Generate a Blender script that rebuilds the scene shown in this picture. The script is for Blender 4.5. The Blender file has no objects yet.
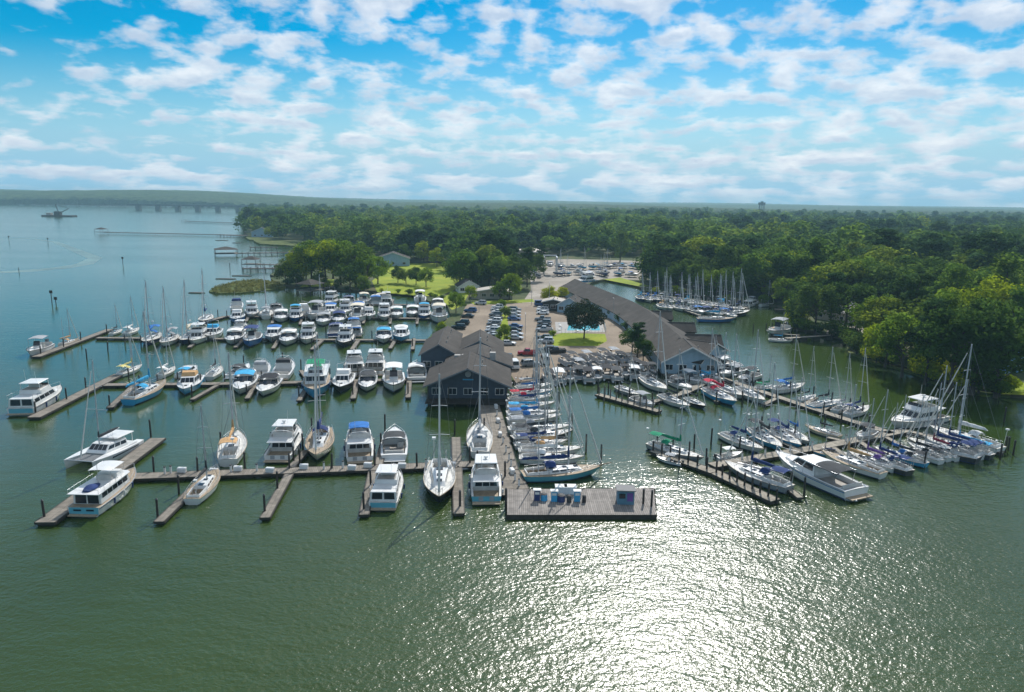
import bpy, bmesh, math, random
import numpy as np
from mathutils import Vector, Matrix, Euler
random.seed(7); RNG = np.random.default_rng(11)
R = math.radians
SC = bpy.context.scene; COL = SC.collection

# ------------------------------------------------------------------ camera, sky, sun, exposure
CAM_H, FOCAL, PITCH, ROLL = 42.0, 731.0, R(11.4), R(0.8)
cam_data = bpy.data.cameras.new('camera'); cam = bpy.data.objects.new('camera', cam_data); COL.objects.link(cam)
cam_data.sensor_width = 36.0; cam_data.lens = 36.0 * FOCAL / 1024.0
cam_data.clip_start = 1.0; cam_data.clip_end = 40000.0
cam.matrix_world = Matrix.Translation((0, 0, CAM_H)) @ Matrix.Rotation(R(90) - PITCH, 4, 'X') @ Matrix.Rotation(ROLL, 4, 'Z')
SC.camera = cam
SUN_EL, SUN_AZ = R(42), R(13.5)
world = bpy.data.worlds.new("World"); SC.world = world; world.use_nodes = True
SC.view_settings.view_transform = 'Standard'; SC.view_settings.look = 'None'
SC.view_settings.gamma = 1.0; SC.view_settings.use_curve_mapping = False
SC.view_settings.exposure = 0.35
sun_data = bpy.data.lights.new('sun', 'SUN'); sun_data.energy = 3.6; sun_data.angle = R(0.53); sun_data.color = (1.0, 0.965, 0.91)
sun = bpy.data.objects.new('sun', sun_data); COL.objects.link(sun); sun.location = (40, 200, 300)
SUN_DIR = Vector((math.sin(SUN_AZ) * math.cos(SUN_EL), math.cos(SUN_AZ) * math.cos(SUN_EL), math.sin(SUN_EL)))
sun.rotation_euler = SUN_DIR.to_track_quat('Z', 'Y').to_euler()
SC.cycles.max_bounces = 8; SC.cycles.diffuse_bounces = 4; SC.cycles.glossy_bounces = 3
SC.cycles.transmission_bounces = 3; SC.cycles.volume_bounces = 0; SC.cycles.transparent_max_bounces = 6
SC.cycles.caustics_reflective = False; SC.cycles.caustics_refractive = False
SC.cycles.use_denoising = True; SC.cycles.denoiser = 'OPENIMAGEDENOISE'; SC.cycles.denoising_prefilter = 'ACCURATE'

def sky_world():
    nt = world.node_tree; N = nt.nodes; K = nt.links; N.clear()
    def n(t, **kw):
        a = N.new(t)
        for k, v in kw.items(): setattr(a, k, v)
        return a
    def val(s, v): s.default_value = v
    def math_(op, a, b=None, clamp=False):
        m = n('ShaderNodeMath', operation=op, use_clamp=clamp)
        for i, q in enumerate((a, b)):
            if q is None: continue
            if isinstance(q, (int, float)): m.inputs[i].default_value = q
            else: K.new(q, m.inputs[i])
        return m.outputs[0]
    sky = n('ShaderNodeTexSky', sky_type='NISHITA', sun_disc=False, sun_elevation=SUN_EL, sun_rotation=SUN_AZ)
    sky.altitude = 20; sky.air_density = 1.0; sky.dust_density = 0.4; sky.ozone_density = 2.5
    hs = n('ShaderNodeHueSaturation'); val(hs.inputs['Saturation'], 1.95); val(hs.inputs['Hue'], 0.487); val(hs.inputs['Value'], 0.56)
    K.new(sky.outputs[0], hs.inputs['Color'])
    tc = n('ShaderNodeTexCoord'); sep = n('ShaderNodeSeparateXYZ'); K.new(tc.outputs['Generated'], sep.inputs[0])
    z = math_('MAXIMUM', sep.outputs[2], 0.0)
    az = math_('ARCTAN2', sep.outputs[0], sep.outputs[1])
    cx = az; cy = math_('MULTIPLY', math_('LOGARITHM', math_('ADD', z, 0.20), 2.71828), 0.80)
    comb = n('ShaderNodeCombineXYZ'); K.new(cx, comb.inputs[0]); K.new(cy, comb.inputs[1])
    def noise(scale, detail, rough=0.5, dist=0.0, off=(0, 0, 0)):
        mp = n('ShaderNodeMapping'); mp.inputs['Location'].default_value = off; K.new(comb.outputs[0], mp.inputs[0])
        t = n('ShaderNodeTexNoise'); K.new(mp.outputs[0], t.inputs['Vector'])
        val(t.inputs['Scale'], scale); val(t.inputs['Detail'], detail); val(t.inputs['Roughness'], rough); val(t.inputs['Distortion'], dist)
        return t.outputs[0]
    puff = noise(19.0, 5.0, 0.52, 0.1, (3.1, 1.7, 0)); lee = noise(19.0, 5.0, 0.52, 0.1, (3.1, 1.685, 0))
    big = noise(4.0, 2.0, 0.5, 0.0, (0.4, 5.2, 0))
    high = n('ShaderNodeMapRange', interpolation_type='SMOOTHSTEP'); K.new(z, high.inputs[0]); val(high.inputs[1], 0.26); val(high.inputs[2], 0.5); val(high.inputs[3], 0.0); val(high.inputs[4], -0.05)  # extra cloud overhead, out of view, added as fill light for the trees
    west_ = n('ShaderNodeMapRange', interpolation_type='SMOOTHSTEP'); K.new(az, west_.inputs[0]); val(west_.inputs[1], -0.62); val(west_.inputs[2], -0.15); val(west_.inputs[3], 0.05); val(west_.inputs[4], 0.0)
    # fewer, thinner clouds to the west (left), more towards the sun
    d = math_('SUBTRACT', math_('ADD', puff, math_('MULTIPLY', math_('SUBTRACT', big, 0.5), 0.34)), math_('ADD', high.outputs[0], west_.outputs[0]))
    mr = n('ShaderNodeMapRange', interpolation_type='SMOOTHSTEP'); K.new(d, mr.inputs[0])
    val(mr.inputs[1], 0.40); val(mr.inputs[2], 0.61)
    dens = mr.outputs[0]
    # thin high veil that thickens towards the horizon
    veil = n('ShaderNodeMapRange', interpolation_type='SMOOTHSTEP'); K.new(z, veil.inputs[0])
    val(veil.inputs[1], 0.0); val(veil.inputs[2], 0.19); val(veil.inputs[3], 0.95); val(veil.inputs[4], 0.0)
    shade = noise(14.0, 4.0, 0.5, 0.2, (3.35, 1.45, 0.3))
    cr = n('ShaderNodeMix', data_type='RGBA'); sm = n('ShaderNodeMapRange'); K.new(shade, sm.inputs[0]); val(sm.inputs[1], 0.36); val(sm.inputs[2], 0.64)
    lit = math_('ADD', math_('MULTIPLY', math_('SUBTRACT', lee, puff), 3.2), math_('ADD', math_('MULTIPLY', sm.outputs[0], 0.5), 0.3), True); K.new(lit, cr.inputs[0])
    cr.inputs[6].default_value = (3.7, 4.2, 5.0, 1); cr.inputs[7].default_value = (5.9, 6.0, 6.2, 1)
    m1 = n('ShaderNodeMix', data_type='RGBA'); K.new(veil.outputs[0], m1.inputs[0]); K.new(hs.outputs[0], m1.inputs[6])
    m1.inputs[7].default_value = (1.7, 3.6, 5.1, 1)
    m2 = n('ShaderNodeMix', data_type='RGBA'); K.new(math_('MULTIPLY', dens, 0.82), m2.inputs[0]); K.new(m1.outputs[2], m2.inputs[6]); K.new(cr.outputs[2], m2.inputs[7])
    bg = n('ShaderNodeBackground'); val(bg.inputs['Strength'], 0.13); K.new(m2.outputs[2], bg.inputs['Color'])
    out = n('ShaderNodeOutputWorld'); K.new(bg.outputs[0], out.inputs['Surface'])
sky_world()

# ------------------------------------------------------------------ helpers
def ground(px, py, z=0.0):
    """Where a point of the photograph stands on the level z (a survey of the ground from the photo)."""
    u, v = (px - 512.0) / FOCAL, (346.0 - py) / FOCAL
    c, s = math.cos(ROLL), math.sin(ROLL); u, v = u * c - v * s, u * s + v * c
    cp, sp = math.cos(PITCH), math.sin(PITCH)
    t = (z - CAM_H) / (-sp + v * cp)
    return Vector((u * t, (cp + v * sp) * t, z))
def G(l, z=0.0): return [ground(x, y, z) for x, y in l]

MATS = {}
def mat(name, col, rough=0.6, metal=0.0, var=0.12, vscale=1.5, spec=0.5, obj_var=0.0, bump=0.0):
    """Plain paint / cloth / stone with a little real unevenness of colour."""
    if name in MATS: return MATS[name]
    m = bpy.data.materials.new(name); m.use_nodes = True; nt = m.node_tree; N, K = nt.nodes, nt.links
    b = N['Principled BSDF']; b.inputs['Roughness'].default_value = rough; b.inputs['Metallic'].default_value = metal
    b.inputs['Specular IOR Level'].default_value = spec
    tc = N.new('ShaderNodeTexCoord'); no = N.new('ShaderNodeTexNoise'); no.inputs['Scale'].default_value = vscale; no.inputs['Detail'].default_value = 4
    K.new(tc.outputs['Object'], no.inputs['Vector'])
    hsv = N.new('ShaderNodeHueSaturation'); hsv.inputs['Color'].default_value = (*col, 1)
    mr = N.new('ShaderNodeMapRange'); K.new(no.outputs[0], mr.inputs[0]); mr.inputs[1].default_value = 0.3; mr.inputs[2].default_value = 0.7
    mr.inputs[3].default_value = 1 - var; mr.inputs[4].default_value = 1 + var
    src = mr.outputs[0]
    if obj_var:
        oi = N.new('ShaderNodeObjectInfo'); m2 = N.new('ShaderNodeMapRange'); K.new(oi.outputs['Random'], m2.inputs[0])
        m2.inputs[3].default_value = 1 - obj_var; m2.inputs[4].default_value = 1 + obj_var
        mu = N.new('ShaderNodeMath'); mu.operation = 'MULTIPLY'; K.new(src, mu.inputs[0]); K.new(m2.outputs[0], mu.inputs[1]); src = mu.outputs[0]
    K.new(src, hsv.inputs['Value']); K.new(hsv.outputs[0], b.inputs['Base Color'])
    if bump:
        bp = N.new('ShaderNodeBump'); bp.inputs['Strength'].default_value = bump; bp.inputs['Distance'].default_value = 0.05
        n2 = N.new('ShaderNodeTexNoise'); n2.inputs['Scale'].default_value = vscale * 6; K.new(tc.outputs['Object'], n2.inputs['Vector'])
        K.new(n2.outputs[0], bp.inputs['Height']); K.new(bp.outputs[0], b.inputs['Normal'])
    MATS[name] = m; return m

def ramp_mat(name, stops, scale, detail=6, rough=0.9, scale2=None, stops2=None, bump=0.0, dist=0.5):
    """Ground-like material: a colour ramp over noise, optionally broken up by a second, finer one."""
    m = bpy.data.materials.new(name); m.use_nodes = True; nt = m.node_tree; N, K = nt.nodes, nt.links
    b = N['Principled BSDF']; b.inputs['Roughness'].default_value = rough; b.inputs['Specular IOR Level'].default_value = 0.2
    tc = N.new('ShaderNodeTexCoord')
    def layer(sc, st):
        no = N.new('ShaderNodeTexNoise'); no.inputs['Scale'].default_value = sc; no.inputs['Detail'].default_value = detail; no.inputs['Distortion'].default_value = dist
        K.new(tc.outputs['Object'], no.inputs['Vector'])
        r = N.new('ShaderNodeValToRGB'); e = r.color_ramp.elements
        e[0].position, e[0].color = st[0][0], (*st[0][1], 1); e[1].position, e[1].color = st[-1][0], (*st[-1][1], 1)
        for p, c in st[1:-1]:
            q = e.new(p); q.color = (*c, 1)
        K.new(no.outputs[0], r.inputs[0]); return r.outputs[0], no.outputs[0]
    c1, h1 = layer(scale, stops)
    if scale2:
        c2, h2 = layer(scale2, stops2)
        mx = N.new('ShaderNodeMix'); mx.data_type = 'RGBA'; mx.blend_type = 'MULTIPLY'; mx.inputs[0].default_value = 1.0
        K.new(c1, mx.inputs[6]); K.new(c2, mx.inputs[7]); c1 = mx.outputs[2]; h1 = h2
    K.new(c1, b.inputs['Base Color'])
    if bump:
        bp = N.new('ShaderNodeBump'); bp.inputs['Strength'].default_value = 1.0; bp.inputs['Distance'].default_value = bump
        K.new(h1, bp.inputs['Height']); K.new(bp.outputs[0], b.inputs['Normal'])
    MATS[name] = m; return m

def leaf_mat(name, cols, trans=0.35):
    """Leaves: diffuse plus light coming through; each plant and each spray has its own green."""
    m = bpy.data.materials.new(name); m.use_nodes = True; nt = m.node_tree; N, K = nt.nodes, nt.links
    N.remove(N['Principled BSDF'])
    oi = N.new('ShaderNodeObjectInfo'); r = N.new('ShaderNodeValToRGB'); e = r.color_ramp.elements
    e[0].color = (*cols[0], 1); e[1].color = (*cols[-1], 1)
    for i, c in enumerate(cols[1:-1]):
        q = e.new((i + 1) / (len(cols) - 1)); q.color = (*c, 1)
    K.new(oi.outputs['Random'], r.inputs[0])
    tc = N.new('ShaderNodeTexCoord'); no = N.new('ShaderNodeTexNoise'); no.inputs['Scale'].default_value = 5.0; no.inputs['Detail'].default_value = 3
    K.new(tc.outputs['Object'], no.inputs['Vector'])
    mr = N.new('ShaderNodeMapRange'); K.new(no.outputs[0], mr.inputs[0]); mr.inputs[1].default_value = 0.3; mr.inputs[2].default_value = 0.7
    mr.inputs[3].default_value = 0.62; mr.inputs[4].default_value = 1.42
    hs = N.new('ShaderNodeHueSaturation'); K.new(r.outputs[0], hs.inputs['Color']); K.new(mr.outputs[0], hs.inputs['Value'])
    d = N.new('ShaderNodeBsdfDiffuse'); t = N.new('ShaderNodeBsdfTranslucent'); mx = N.new('ShaderNodeMixShader'); mx.inputs[0].default_value = trans
    hs2 = N.new('ShaderNodeHueSaturation'); hs2.inputs['Hue'].default_value = 0.485; hs2.inputs['Value'].default_value = 1.5; K.new(hs.outputs[0], hs2.inputs['Color'])
    K.new(hs.outputs[0], d.inputs[0]); K.new(hs2.outputs[0], t.inputs[0]); K.new(d.outputs[0], mx.inputs[1]); K.new(t.outputs[0], mx.inputs[2])
    K.new(mx.outputs[0], N['Material Output'].inputs['Surface']); MATS[name] = m; return m

class MB:
    """Collects faces and links them as ONE mesh object."""
    def __init__(s): s.v, s.f, s.sm, s.mi = [], [], [], []
    def add(s, vs, fs, smooth=False, m=0):
        o = len(s.v); s.v += [tuple(p) for p in vs]
        for f in fs: s.f.append(tuple(i + o for i in f)); s.sm.append(smooth); s.mi.append(m)
        return s
    def hexa(s, p, m=0):            # 4 bottom (ccw seen from above), 4 top
        return s.add(p, [(3, 2, 1, 0), (4, 5, 6, 7), (0, 1, 5, 4), (1, 2, 6, 5), (2, 3, 7, 6), (3, 0, 4, 7)], False, m)
    def box(s, x0, x1, y0, y1, z0, z1, m=0):
        return s.hexa([(x0, y0, z0), (x1, y0, z0), (x1, y1, z0), (x0, y1, z0), (x0, y0, z1), (x1, y0, z1), (x1, y1, z1), (x0, y1, z1)], m)
    def prism(s, pl, z0, z1, m=0, k=1.0, sides=True):
        n = len(pl); cx = sum(p[0] for p in pl) / n; cy = sum(p[1] for p in pl) / n
        vs = [(p[0], p[1], z0) for p in pl] + [(cx + (p[0] - cx) * k, cy + (p[1] - cy) * k, z1) for p in pl]
        return s.add(vs, [tuple(range(n))[::-1], tuple(range(n, 2 * n))] + [(i, (i + 1) % n, n + (i + 1) % n, n + i) for i in range(n)], False, m)
    def tube(s, pts, r, n=6, r1=None, m=0, smooth=True):
        pts = [Vector(p) for p in pts]; k = len(pts); vs = []; fs = []
        for i, p in enumerate(pts):
            d = (pts[min(i + 1, k - 1)] - pts[max(i - 1, 0)]).normalized()
            a = d.orthogonal().normalized() if abs(d.z) < 0.9 else Vector((1, 0, 0)); a = (a - d * a.dot(d)).normalized(); b = d.cross(a)
            rr = r if r1 is None else r + (r1 - r) * i / max(1, k - 1)
            vs += [p + (a * math.cos(6.28318 * j / n) + b * math.sin(6.28318 * j / n)) * rr for j in range(n)]
        for i in range(k - 1):
            fs += [(i * n + j, i * n + (j + 1) % n, (i + 1) * n + (j + 1) % n, (i + 1) * n + j) for j in range(n)]
        s.add(vs, fs, smooth, m); o = [tuple(range(n))[::-1], tuple((k - 1) * n + j for j in range(n))]
        return s.add(vs, o, False, m)
    def loft(s, secs, closed=False, cap0=False, cap1=False, smooth=True, mfun=None):
        k, n = len(secs), len(secs[0]); vs = [p for q in secs for p in q]
        for i in range(k - 1):
            for j in range(n if closed else n - 1):
                s.add([secs[i][j], secs[i][(j + 1) % n], secs[i + 1][(j + 1) % n], secs[i + 1][j]], [(0, 1, 2, 3)], smooth, mfun(i, j) if mfun else 0)
        if cap0: s.add(secs[0], [tuple(range(n))[::-1]])
        if cap1: s.add(secs[-1], [tuple(range(n))])
        return s
    def panes(s, q, n=1, u=(0.04, 0.96), v=(0.2, 0.85), gap=0.06, off=0.02, m=0):
        """Raised glass panes on the quad q (bottom left, bottom right, top right, top left seen from outside)."""
        a, b, c, d = [Vector(p) for p in q]; nor = (b - a).cross(d - a).normalized()
        for i in range(n):
            w = (u[1] - u[0]) / n; u0 = u[0] + w * i + gap * w * (i > 0) ; u1 = u[0] + w * (i + 1) - gap * w * (i < n - 1)
            f = lambda x, y: (a + (b - a) * x) * (1 - y) + (d + (c - d) * x) * y
            p = [f(u0, v[0]), f(u1, v[0]), f(u1, v[1]), f(u0, v[1])]
            s.add([x - nor * 0.02 for x in p] + [x + nor * off for x in p], [(4, 5, 6, 7), (0, 1, 5, 4), (1, 2, 6, 5), (2, 3, 7, 6), (3, 0, 4, 7)], False, m)
        return s
    def build(s, name, mats, parent=None, bevel=0.0, link=True, weld=False):
        me = bpy.data.meshes.new(name); me.from_pydata(s.v, [], s.f)
        me.polygons.foreach_set('use_smooth', s.sm); me.polygons.foreach_set('material_index', s.mi)
        mats = mats if isinstance(mats, (list, tuple)) else [mats]
        for x in mats: me.materials.append(x)
        if weld or bevel:
            bm = bmesh.new(); bm.from_mesh(me); bmesh.ops.remove_doubles(bm, verts=bm.verts, dist=0.001)
            if bevel:
                es = [e for e in bm.edges if len(e.link_faces) == 2 and e.calc_face_angle(0) > 0.45]
                bmesh.ops.bevel(bm, geom=es, offset=bevel, segments=2, profile=0.6, affect='EDGES', clamp_overlap=True)
            bm.to_mesh(me); bm.free()
        me.update(); o = bpy.data.objects.new(name, me)
        if link: COL.objects.link(o)
        if parent: o.parent = parent
        return o
def tag(o, label=None, cat=None, group=None, kind=None):
    for k, v in (('label', label), ('category', cat), ('group', group), ('kind', kind)):
        if v: o[k] = v
    return o
def empty(name, loc=(0, 0, 0), rz=0.0, link=True):
    o = bpy.data.objects.new(name, None); o.empty_display_size = 0.5; o.location = loc; o.rotation_euler = (0, 0, rz)
    if link: COL.objects.link(o)
    return o
def copy_tree(src, parent=None, drop=(), swap=None):
    c = src.copy(); COL.objects.link(c); c.parent = parent
    base = src.name.split('.')[0]
    if swap and base in swap and c.type == 'MESH':
        c.material_slots[0].link = 'OBJECT'; c.material_slots[0].material = swap[base]
    for ch in src.children:
        if ch.name.split('.')[0] in drop: continue
        copy_tree(ch, c, drop, swap)
    return c
ORD = ['first', 'second', 'third', 'fourth', 'fifth', 'sixth', 'seventh', 'eighth', 'ninth', 'tenth', 'eleventh', 'twelfth', 'thirteenth', 'fourteenth', 'fifteenth', 'sixteenth', 'seventeenth', 'eighteenth', 'nineteenth']
TENS = ['', '', 'twenty', 'thirty', 'forty', 'fifty', 'sixty', 'seventy', 'eighty', 'ninety']
TENTH = ['', '', 'twentieth', 'thirtieth', 'fortieth', 'fiftieth', 'sixtieth', 'seventieth', 'eightieth', 'ninetieth']
def ordinal(i):
    i += 1
    if i < 20: return ORD[i - 1]
    return TENTH[i // 10] if i % 10 == 0 else TENS[i // 10] + ' ' + ORD[i % 10 - 1]
ROWS = {}
def in_row(o, row, desc, key): ROWS.setdefault(row, []).append((key, o, desc))
def label_rows():
    for row, items in ROWS.items():
        items.sort(key=lambda t: t[0])
        for k, o, d in items:
            same = [t[1] for t in items if t[2] == d]
            o['label'] = f"{d}, {row}" if len(same) == 1 else f"{d}, {ordinal(same.index(o))} such from left, {row}"

# ------------------------------------------------------------------ materials of the boats
C_ = dict(white=(.74, .74, .72), cream=(.66, .60, .48), grey=(.33, .35, .37), navy=(.025, .05, .16), blue=(.03, .16, .46), sky=(.05, .36, .62),
          turquoise=(.02, .47, .50), green=(.01, .24, .12), red=(.5, .03, .06), maroon=(.24, .03, .06), tan=(.56, .34, .16), black=(.02, .022, .028),
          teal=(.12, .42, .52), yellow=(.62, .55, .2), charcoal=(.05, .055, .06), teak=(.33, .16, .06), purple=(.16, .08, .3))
def hullm(c): return mat('gelcoat_' + c, C_[c], 0.32, 0, 0.10, 0.5, 0.5)
def clothm(c): return mat('canvas_' + c, C_[c], 0.85, 0, 0.22, 1.3, 0.2)
M_W = hullm('white'); M_ANTI = mat('antifouling', (.03, .035, .05), 0.7); M_DECK = mat('deck_grip', (.62, .61, .57), 0.7, 0, 0.16, 1.1)
M_GLASS = mat('tinted_glass', (.015, .02, .028), 0.08, 0, 0.1, 1, 0.6); M_STEEL = mat('stainless', (.55, .56, .58), 0.3, 0.9, 0.05)
M_ALU = mat('mast_aluminium', (.50, .52, .54), 0.42, 0.35, 0.1, 0.6); M_TEAK = mat('teak_deck', (.36, .28, .19), 0.75, 0, 0.2, 2.0)
M_DARK = mat('dark_rubber', (.03, .03, .033), 0.7); M_SEAT = mat('vinyl_seat', (.58, .56, .52), 0.6, 0, 0.12); M_SOLE = mat('cockpit_floor', (.40, .37, .33), 0.8, 0, 0.2)
M_WIRE = mat('rigging_wire', (.22, .23, .25), 0.5, 0.5, 0.0); M_SAIL = mat('sailcloth', (.62, .62, .58), 0.85, 0, 0.1)

def stations(L, B, fs, fb, stern=0.9, p=2.2, rake=1.2, dr=0.55, wl=0.9, tm=0.42, sag=0.0, n=16, lift=0.0):
    out = []
    for i in range(n + 1):
        t = i / n; q = max(0.0, (t - tm) / (1 - tm))
        b = (stern + (1 - stern) * math.sin(1.5708 * min(1, t / tm))) if t < tm else 1 - q ** p
        b = max(b, 0.015) * B / 2; s = fs + (fb - fs) * t ** 1.7 - sag * math.sin(math.pi * t)
        w = b * (wl - (wl - 0.35) * q ** 1.5); d = dr * (1 - q ** 3) + 0.05; zk = lift * max(0, 1 - t * 4)
        pts = []
        for y, z in ((0, -d + zk), (w * 0.8, -d * 0.4 + zk), (w, 0.10), (w + (b - w) * 0.2, 0.24), (w + (b - w) * 0.65, 0.24 + (s - 0.24) * 0.6), (b, s)):
            pts.append((-L / 2 + L * t - rake * q * q * (1 - max(0, z) / s) - lift * 0.8 * (1 - max(0, z) / s) * max(0, 1 - t * 6) * -1, y, z))
        out.append(pts)
    return out
def hull_mesh(st, parent, m, boot=None):
    b = MB(); full = [[(x, -y, z) for x, y, z in reversed(p)] + [(x, y, z) for x, y, z in p[1:]] for p in st]
    n = len(full[0]); h = len(st[0]) - 1
    def mf(i, j):
        k = abs(j + 0.5 - h)                      # 0.5 keel .. outwards
        return 1 if k < 2 else (2 if (k < 3 and boot) else 0)
    b.loft(full[::-1], mfun=lambda i, j: mf(i, j)); b.add(full[0], [tuple(range(n))])
    return b.build('hull', [m, M_ANTI, boot or m], parent, link=False, weld=True)
def deck_mesh(st, parent, m, well=None, inset=0.25, depth=0.5, frac=None, floor_m=None):
    secs = []; L0 = st[0][-1][0]; L1 = st[-1][-1][0]
    def sec(p, w):
        x, b, s = p; wi = b * frac if frac else max(0.02, b - inset)
        wi = min(wi, b * 0.98)
        h = [(x, b, s), (x, wi, s + 0.02)] + ([(x, wi - 0.02, s - depth), (x, 0, s - depth)] if w else [(x, wi * 0.5, s + 0.05), (x, 0, s + 0.06)])
        return [(x, -y, z) for x, y, z in h] + [(x, y, z) for x, y, z in h[::-1][1:]], w
    def at(x):
        for a, c in zip(st[:-1], st[1:]):
            if a[-1][0] <= x <= c[-1][0] + 1e-6:
                f = (x - a[-1][0]) / max(1e-6, c[-1][0] - a[-1][0]); return tuple(a[-1][i] * (1 - f) + c[-1][i] * f for i in range(3))
    xs = [p[-1][0] for p in st]; L = L1 - L0
    if well:
        w0, w1 = L0 + well[0] * L, L0 + well[1] * L
        for x in xs:
            if x < w0 - 0.02: secs.append(sec(at(x), False))
        if well[0] > 0: secs.append(sec(at(w0), False))
        secs.append(sec(at(w0 + 0.001), True))
        for x in xs:
            if w0 + 0.02 < x < w1 - 0.02: secs.append(sec(at(x), True))
        secs.append(sec(at(w1 - 0.001), True)); secs.append(sec(at(w1), False))
        for x in xs:
            if x > w1 + 0.02: secs.append(sec(at(x), False))
    else: secs = [sec(at(x), False) for x in xs]
    b = MB()
    for (s0, a), (s1, c) in zip(secs[:-1], secs[1:]):
        for j in range(6):
            b.add([s0[j], s0[j + 1], s1[j + 1], s1[j]], [(3, 2, 1, 0)], False, 1 if (a and c and j in (2, 3)) else 0)
    return b.build('deck', [m, floor_m or M_SOLE], parent, link=False)
def sheer(st, i): return st[i][-1]
def rail_mesh(st, parent, i0, h=0.6, inset=0.1, name='guard_rail', r=0.022, step=2, two=False):
    b = MB()
    for sg in (-1, 1):
        pts = []
        for i in range(i0, len(st)):
            x, y, z = sheer(st, i); pts.append((x - 0.1, sg * max(0.03, y - inset), z + h))
            if i % step == 0 or i == len(st) - 1: b.tube([(x - 0.1, sg * max(0.03, y - inset), z), pts[-1]], r, 4)
        b.tube(pts, r, 4)
        if two: b.tube([(x, y, z - h * 0.5) for x, y, z in pts], r * 0.7, 4)
    return b.build(name, M_STEEL, parent, link=False)
def fenders(st, parent, ii, side=(-1, 1)):
    for i in ii:
        x, y, z = sheer(st, i)
        for sg in side: MB().tube([(x, sg * (y + .14), z - .05), (x, sg * (y + .16), z - .2), (x, sg * (y + .12), z - .85), (x, sg * (y + .1), z - .95)], 0.13, 7).build('fender', hullm('white') if i % 2 else hullm('navy'), parent, link=False)
def stripe(st, parent, c):
    b = MB()
    for sg in (-1, 1): b.loft([[(p[4][0], sg * (p[4][1] + .012 + (p[5][1] - p[4][1]) * k), p[4][2] + (p[5][2] - p[4][2]) * k) for k in (.35, .6)] for p in st])
    return b.build('hull_stripe', hullm(c), parent, link=False)
def gunwale(st, parent, m=M_DARK, r=0.045):
    b = MB()
    for sg in (-1, 1): b.tube([(x, sg * (y + 0.01), z) for x, y, z in (sheer(st, i) for i in range(len(st)))], r, 4)
    return b.build('rub_rail', m, parent, link=False)
def house(name, parent, m, x0, x1, w0, w1, z0, z1, rf=0.8, rb=0.1, front=0.86, bevel=0.07, tumble=0.12):
    """A deckhouse: raked front (rf) and back (rb), narrower in front and above. Returns the object and its corner points."""
    a, c = w0 / 2, w1 / 2
    p = [(x0, -a, z0), (x1, -a * front, z0), (x1, a * front, z0), (x0, a, z0),
         (x0 + rb, -c, z1), (x1 - rf, -c * front, z1), (x1 - rf, c * front, z1), (x0 + rb, c, z1)]
    return MB().hexa(p).build(name, m, parent, bevel=bevel, link=False), p
def house_glass(o, p, nside=3, nfront=3, nback=0, v=(0.42, 0.86), u=(0.06, 0.94)):
    MB().panes((p[0], p[1], p[5], p[4]), nside, u, v).build('window', M_GLASS, o, link=False)
    MB().panes((p[2], p[3], p[7], p[6]), nside, u, v).build('window', M_GLASS, o, link=False)
    if nfront: MB().panes((p[1], p[2], p[6], p[5]), nfront, (0.06, 0.94), (v[0], 0.93)).build('windscreen', M_GLASS, o, link=False)
    if nback: MB().panes((p[3], p[0], p[4], p[7]), nback, (0.08, 0.92), (0.06, 0.88)).build('saloon_door', M_GLASS, o, link=False)
def canopy(name, parent, m, x0, x1, w, z, h=0.22, posts=None, slope=0.0):
    b = MB(); secs = []
    for i in range(7):
        t = i / 6; x = x0 + (x1 - x0) * t; e = 0.25 * h * (2 * t - 1) ** 2
        secs.append([(x, w / 2 * s, z - h * abs(s) ** 2.2 - e + slope * t) for s in (-1, -0.75, -0.4, 0, 0.4, 0.75, 1)])
    b.loft(secs); b.loft([[(x, y, zz - 0.05) for x, y, zz in q] for q in secs][::-1])
    for a_, c_ in ((secs[0], 1), (secs[-1], -1)): b.add(list(a_) + [(x, y, zz - 0.05) for x, y, zz in reversed(a_)], [tuple(range(14))])
    o = b.build(name, m, parent, link=False)
    if posts is not None:
        f = MB()
        for x in (x0 + 0.1, x1 - 0.1):
            for s in (-1, 1): f.tube([(x + (0.25 if x < (x0 + x1) / 2 else -0.15), s * w * 0.46, posts), (x, s * w * 0.47, z - h)], 0.025, 4)
            f.tube([(x, -w * .47, z - h), (x, 0, z - .07), (x, w * .47, z - h)], .025, 4)
        f.tube([(x0 + .1, w * .47, z - h), (x1 - .1, w * .47, z - h)], .025, 4); f.tube([(x0 + .1, -w * .47, z - h), (x1 - .1, -w * .47, z - h)], .025, 4)
        f.build('canopy_frame', M_STEEL, o, link=False)
    return o
def bench(b, x0, x1, y0, y1, z, back=None):
    p = [(x0, z), (x1, z), (x1, z + .4), (x0, z + .4)]
    if back == 'x0': p = [(x0, z), (x1, z), (x1, z + .4), (x0 + .15, z + .4), (x0 + .12, z + .85), (x0, z + .85)]
    n = len(p); b.add([(x, y0, q) for x, q in p] + [(x, y1, q) for x, q in p], [tuple(range(n)), tuple(range(n, 2 * n))[::-1]] + [(k, n + k, n + (k + 1) % n, (k + 1) % n) for k in range(n)])
def seats(parent, name, *benches):
    for a in benches:
        b = MB(); bench(b, *a); b.build(name, M_SEAT, parent, link=False)
PROTO = {}
def proto(kind, L): 
    r = empty(kind, link=False); PROTO[kind] = (r, L); return r

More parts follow.
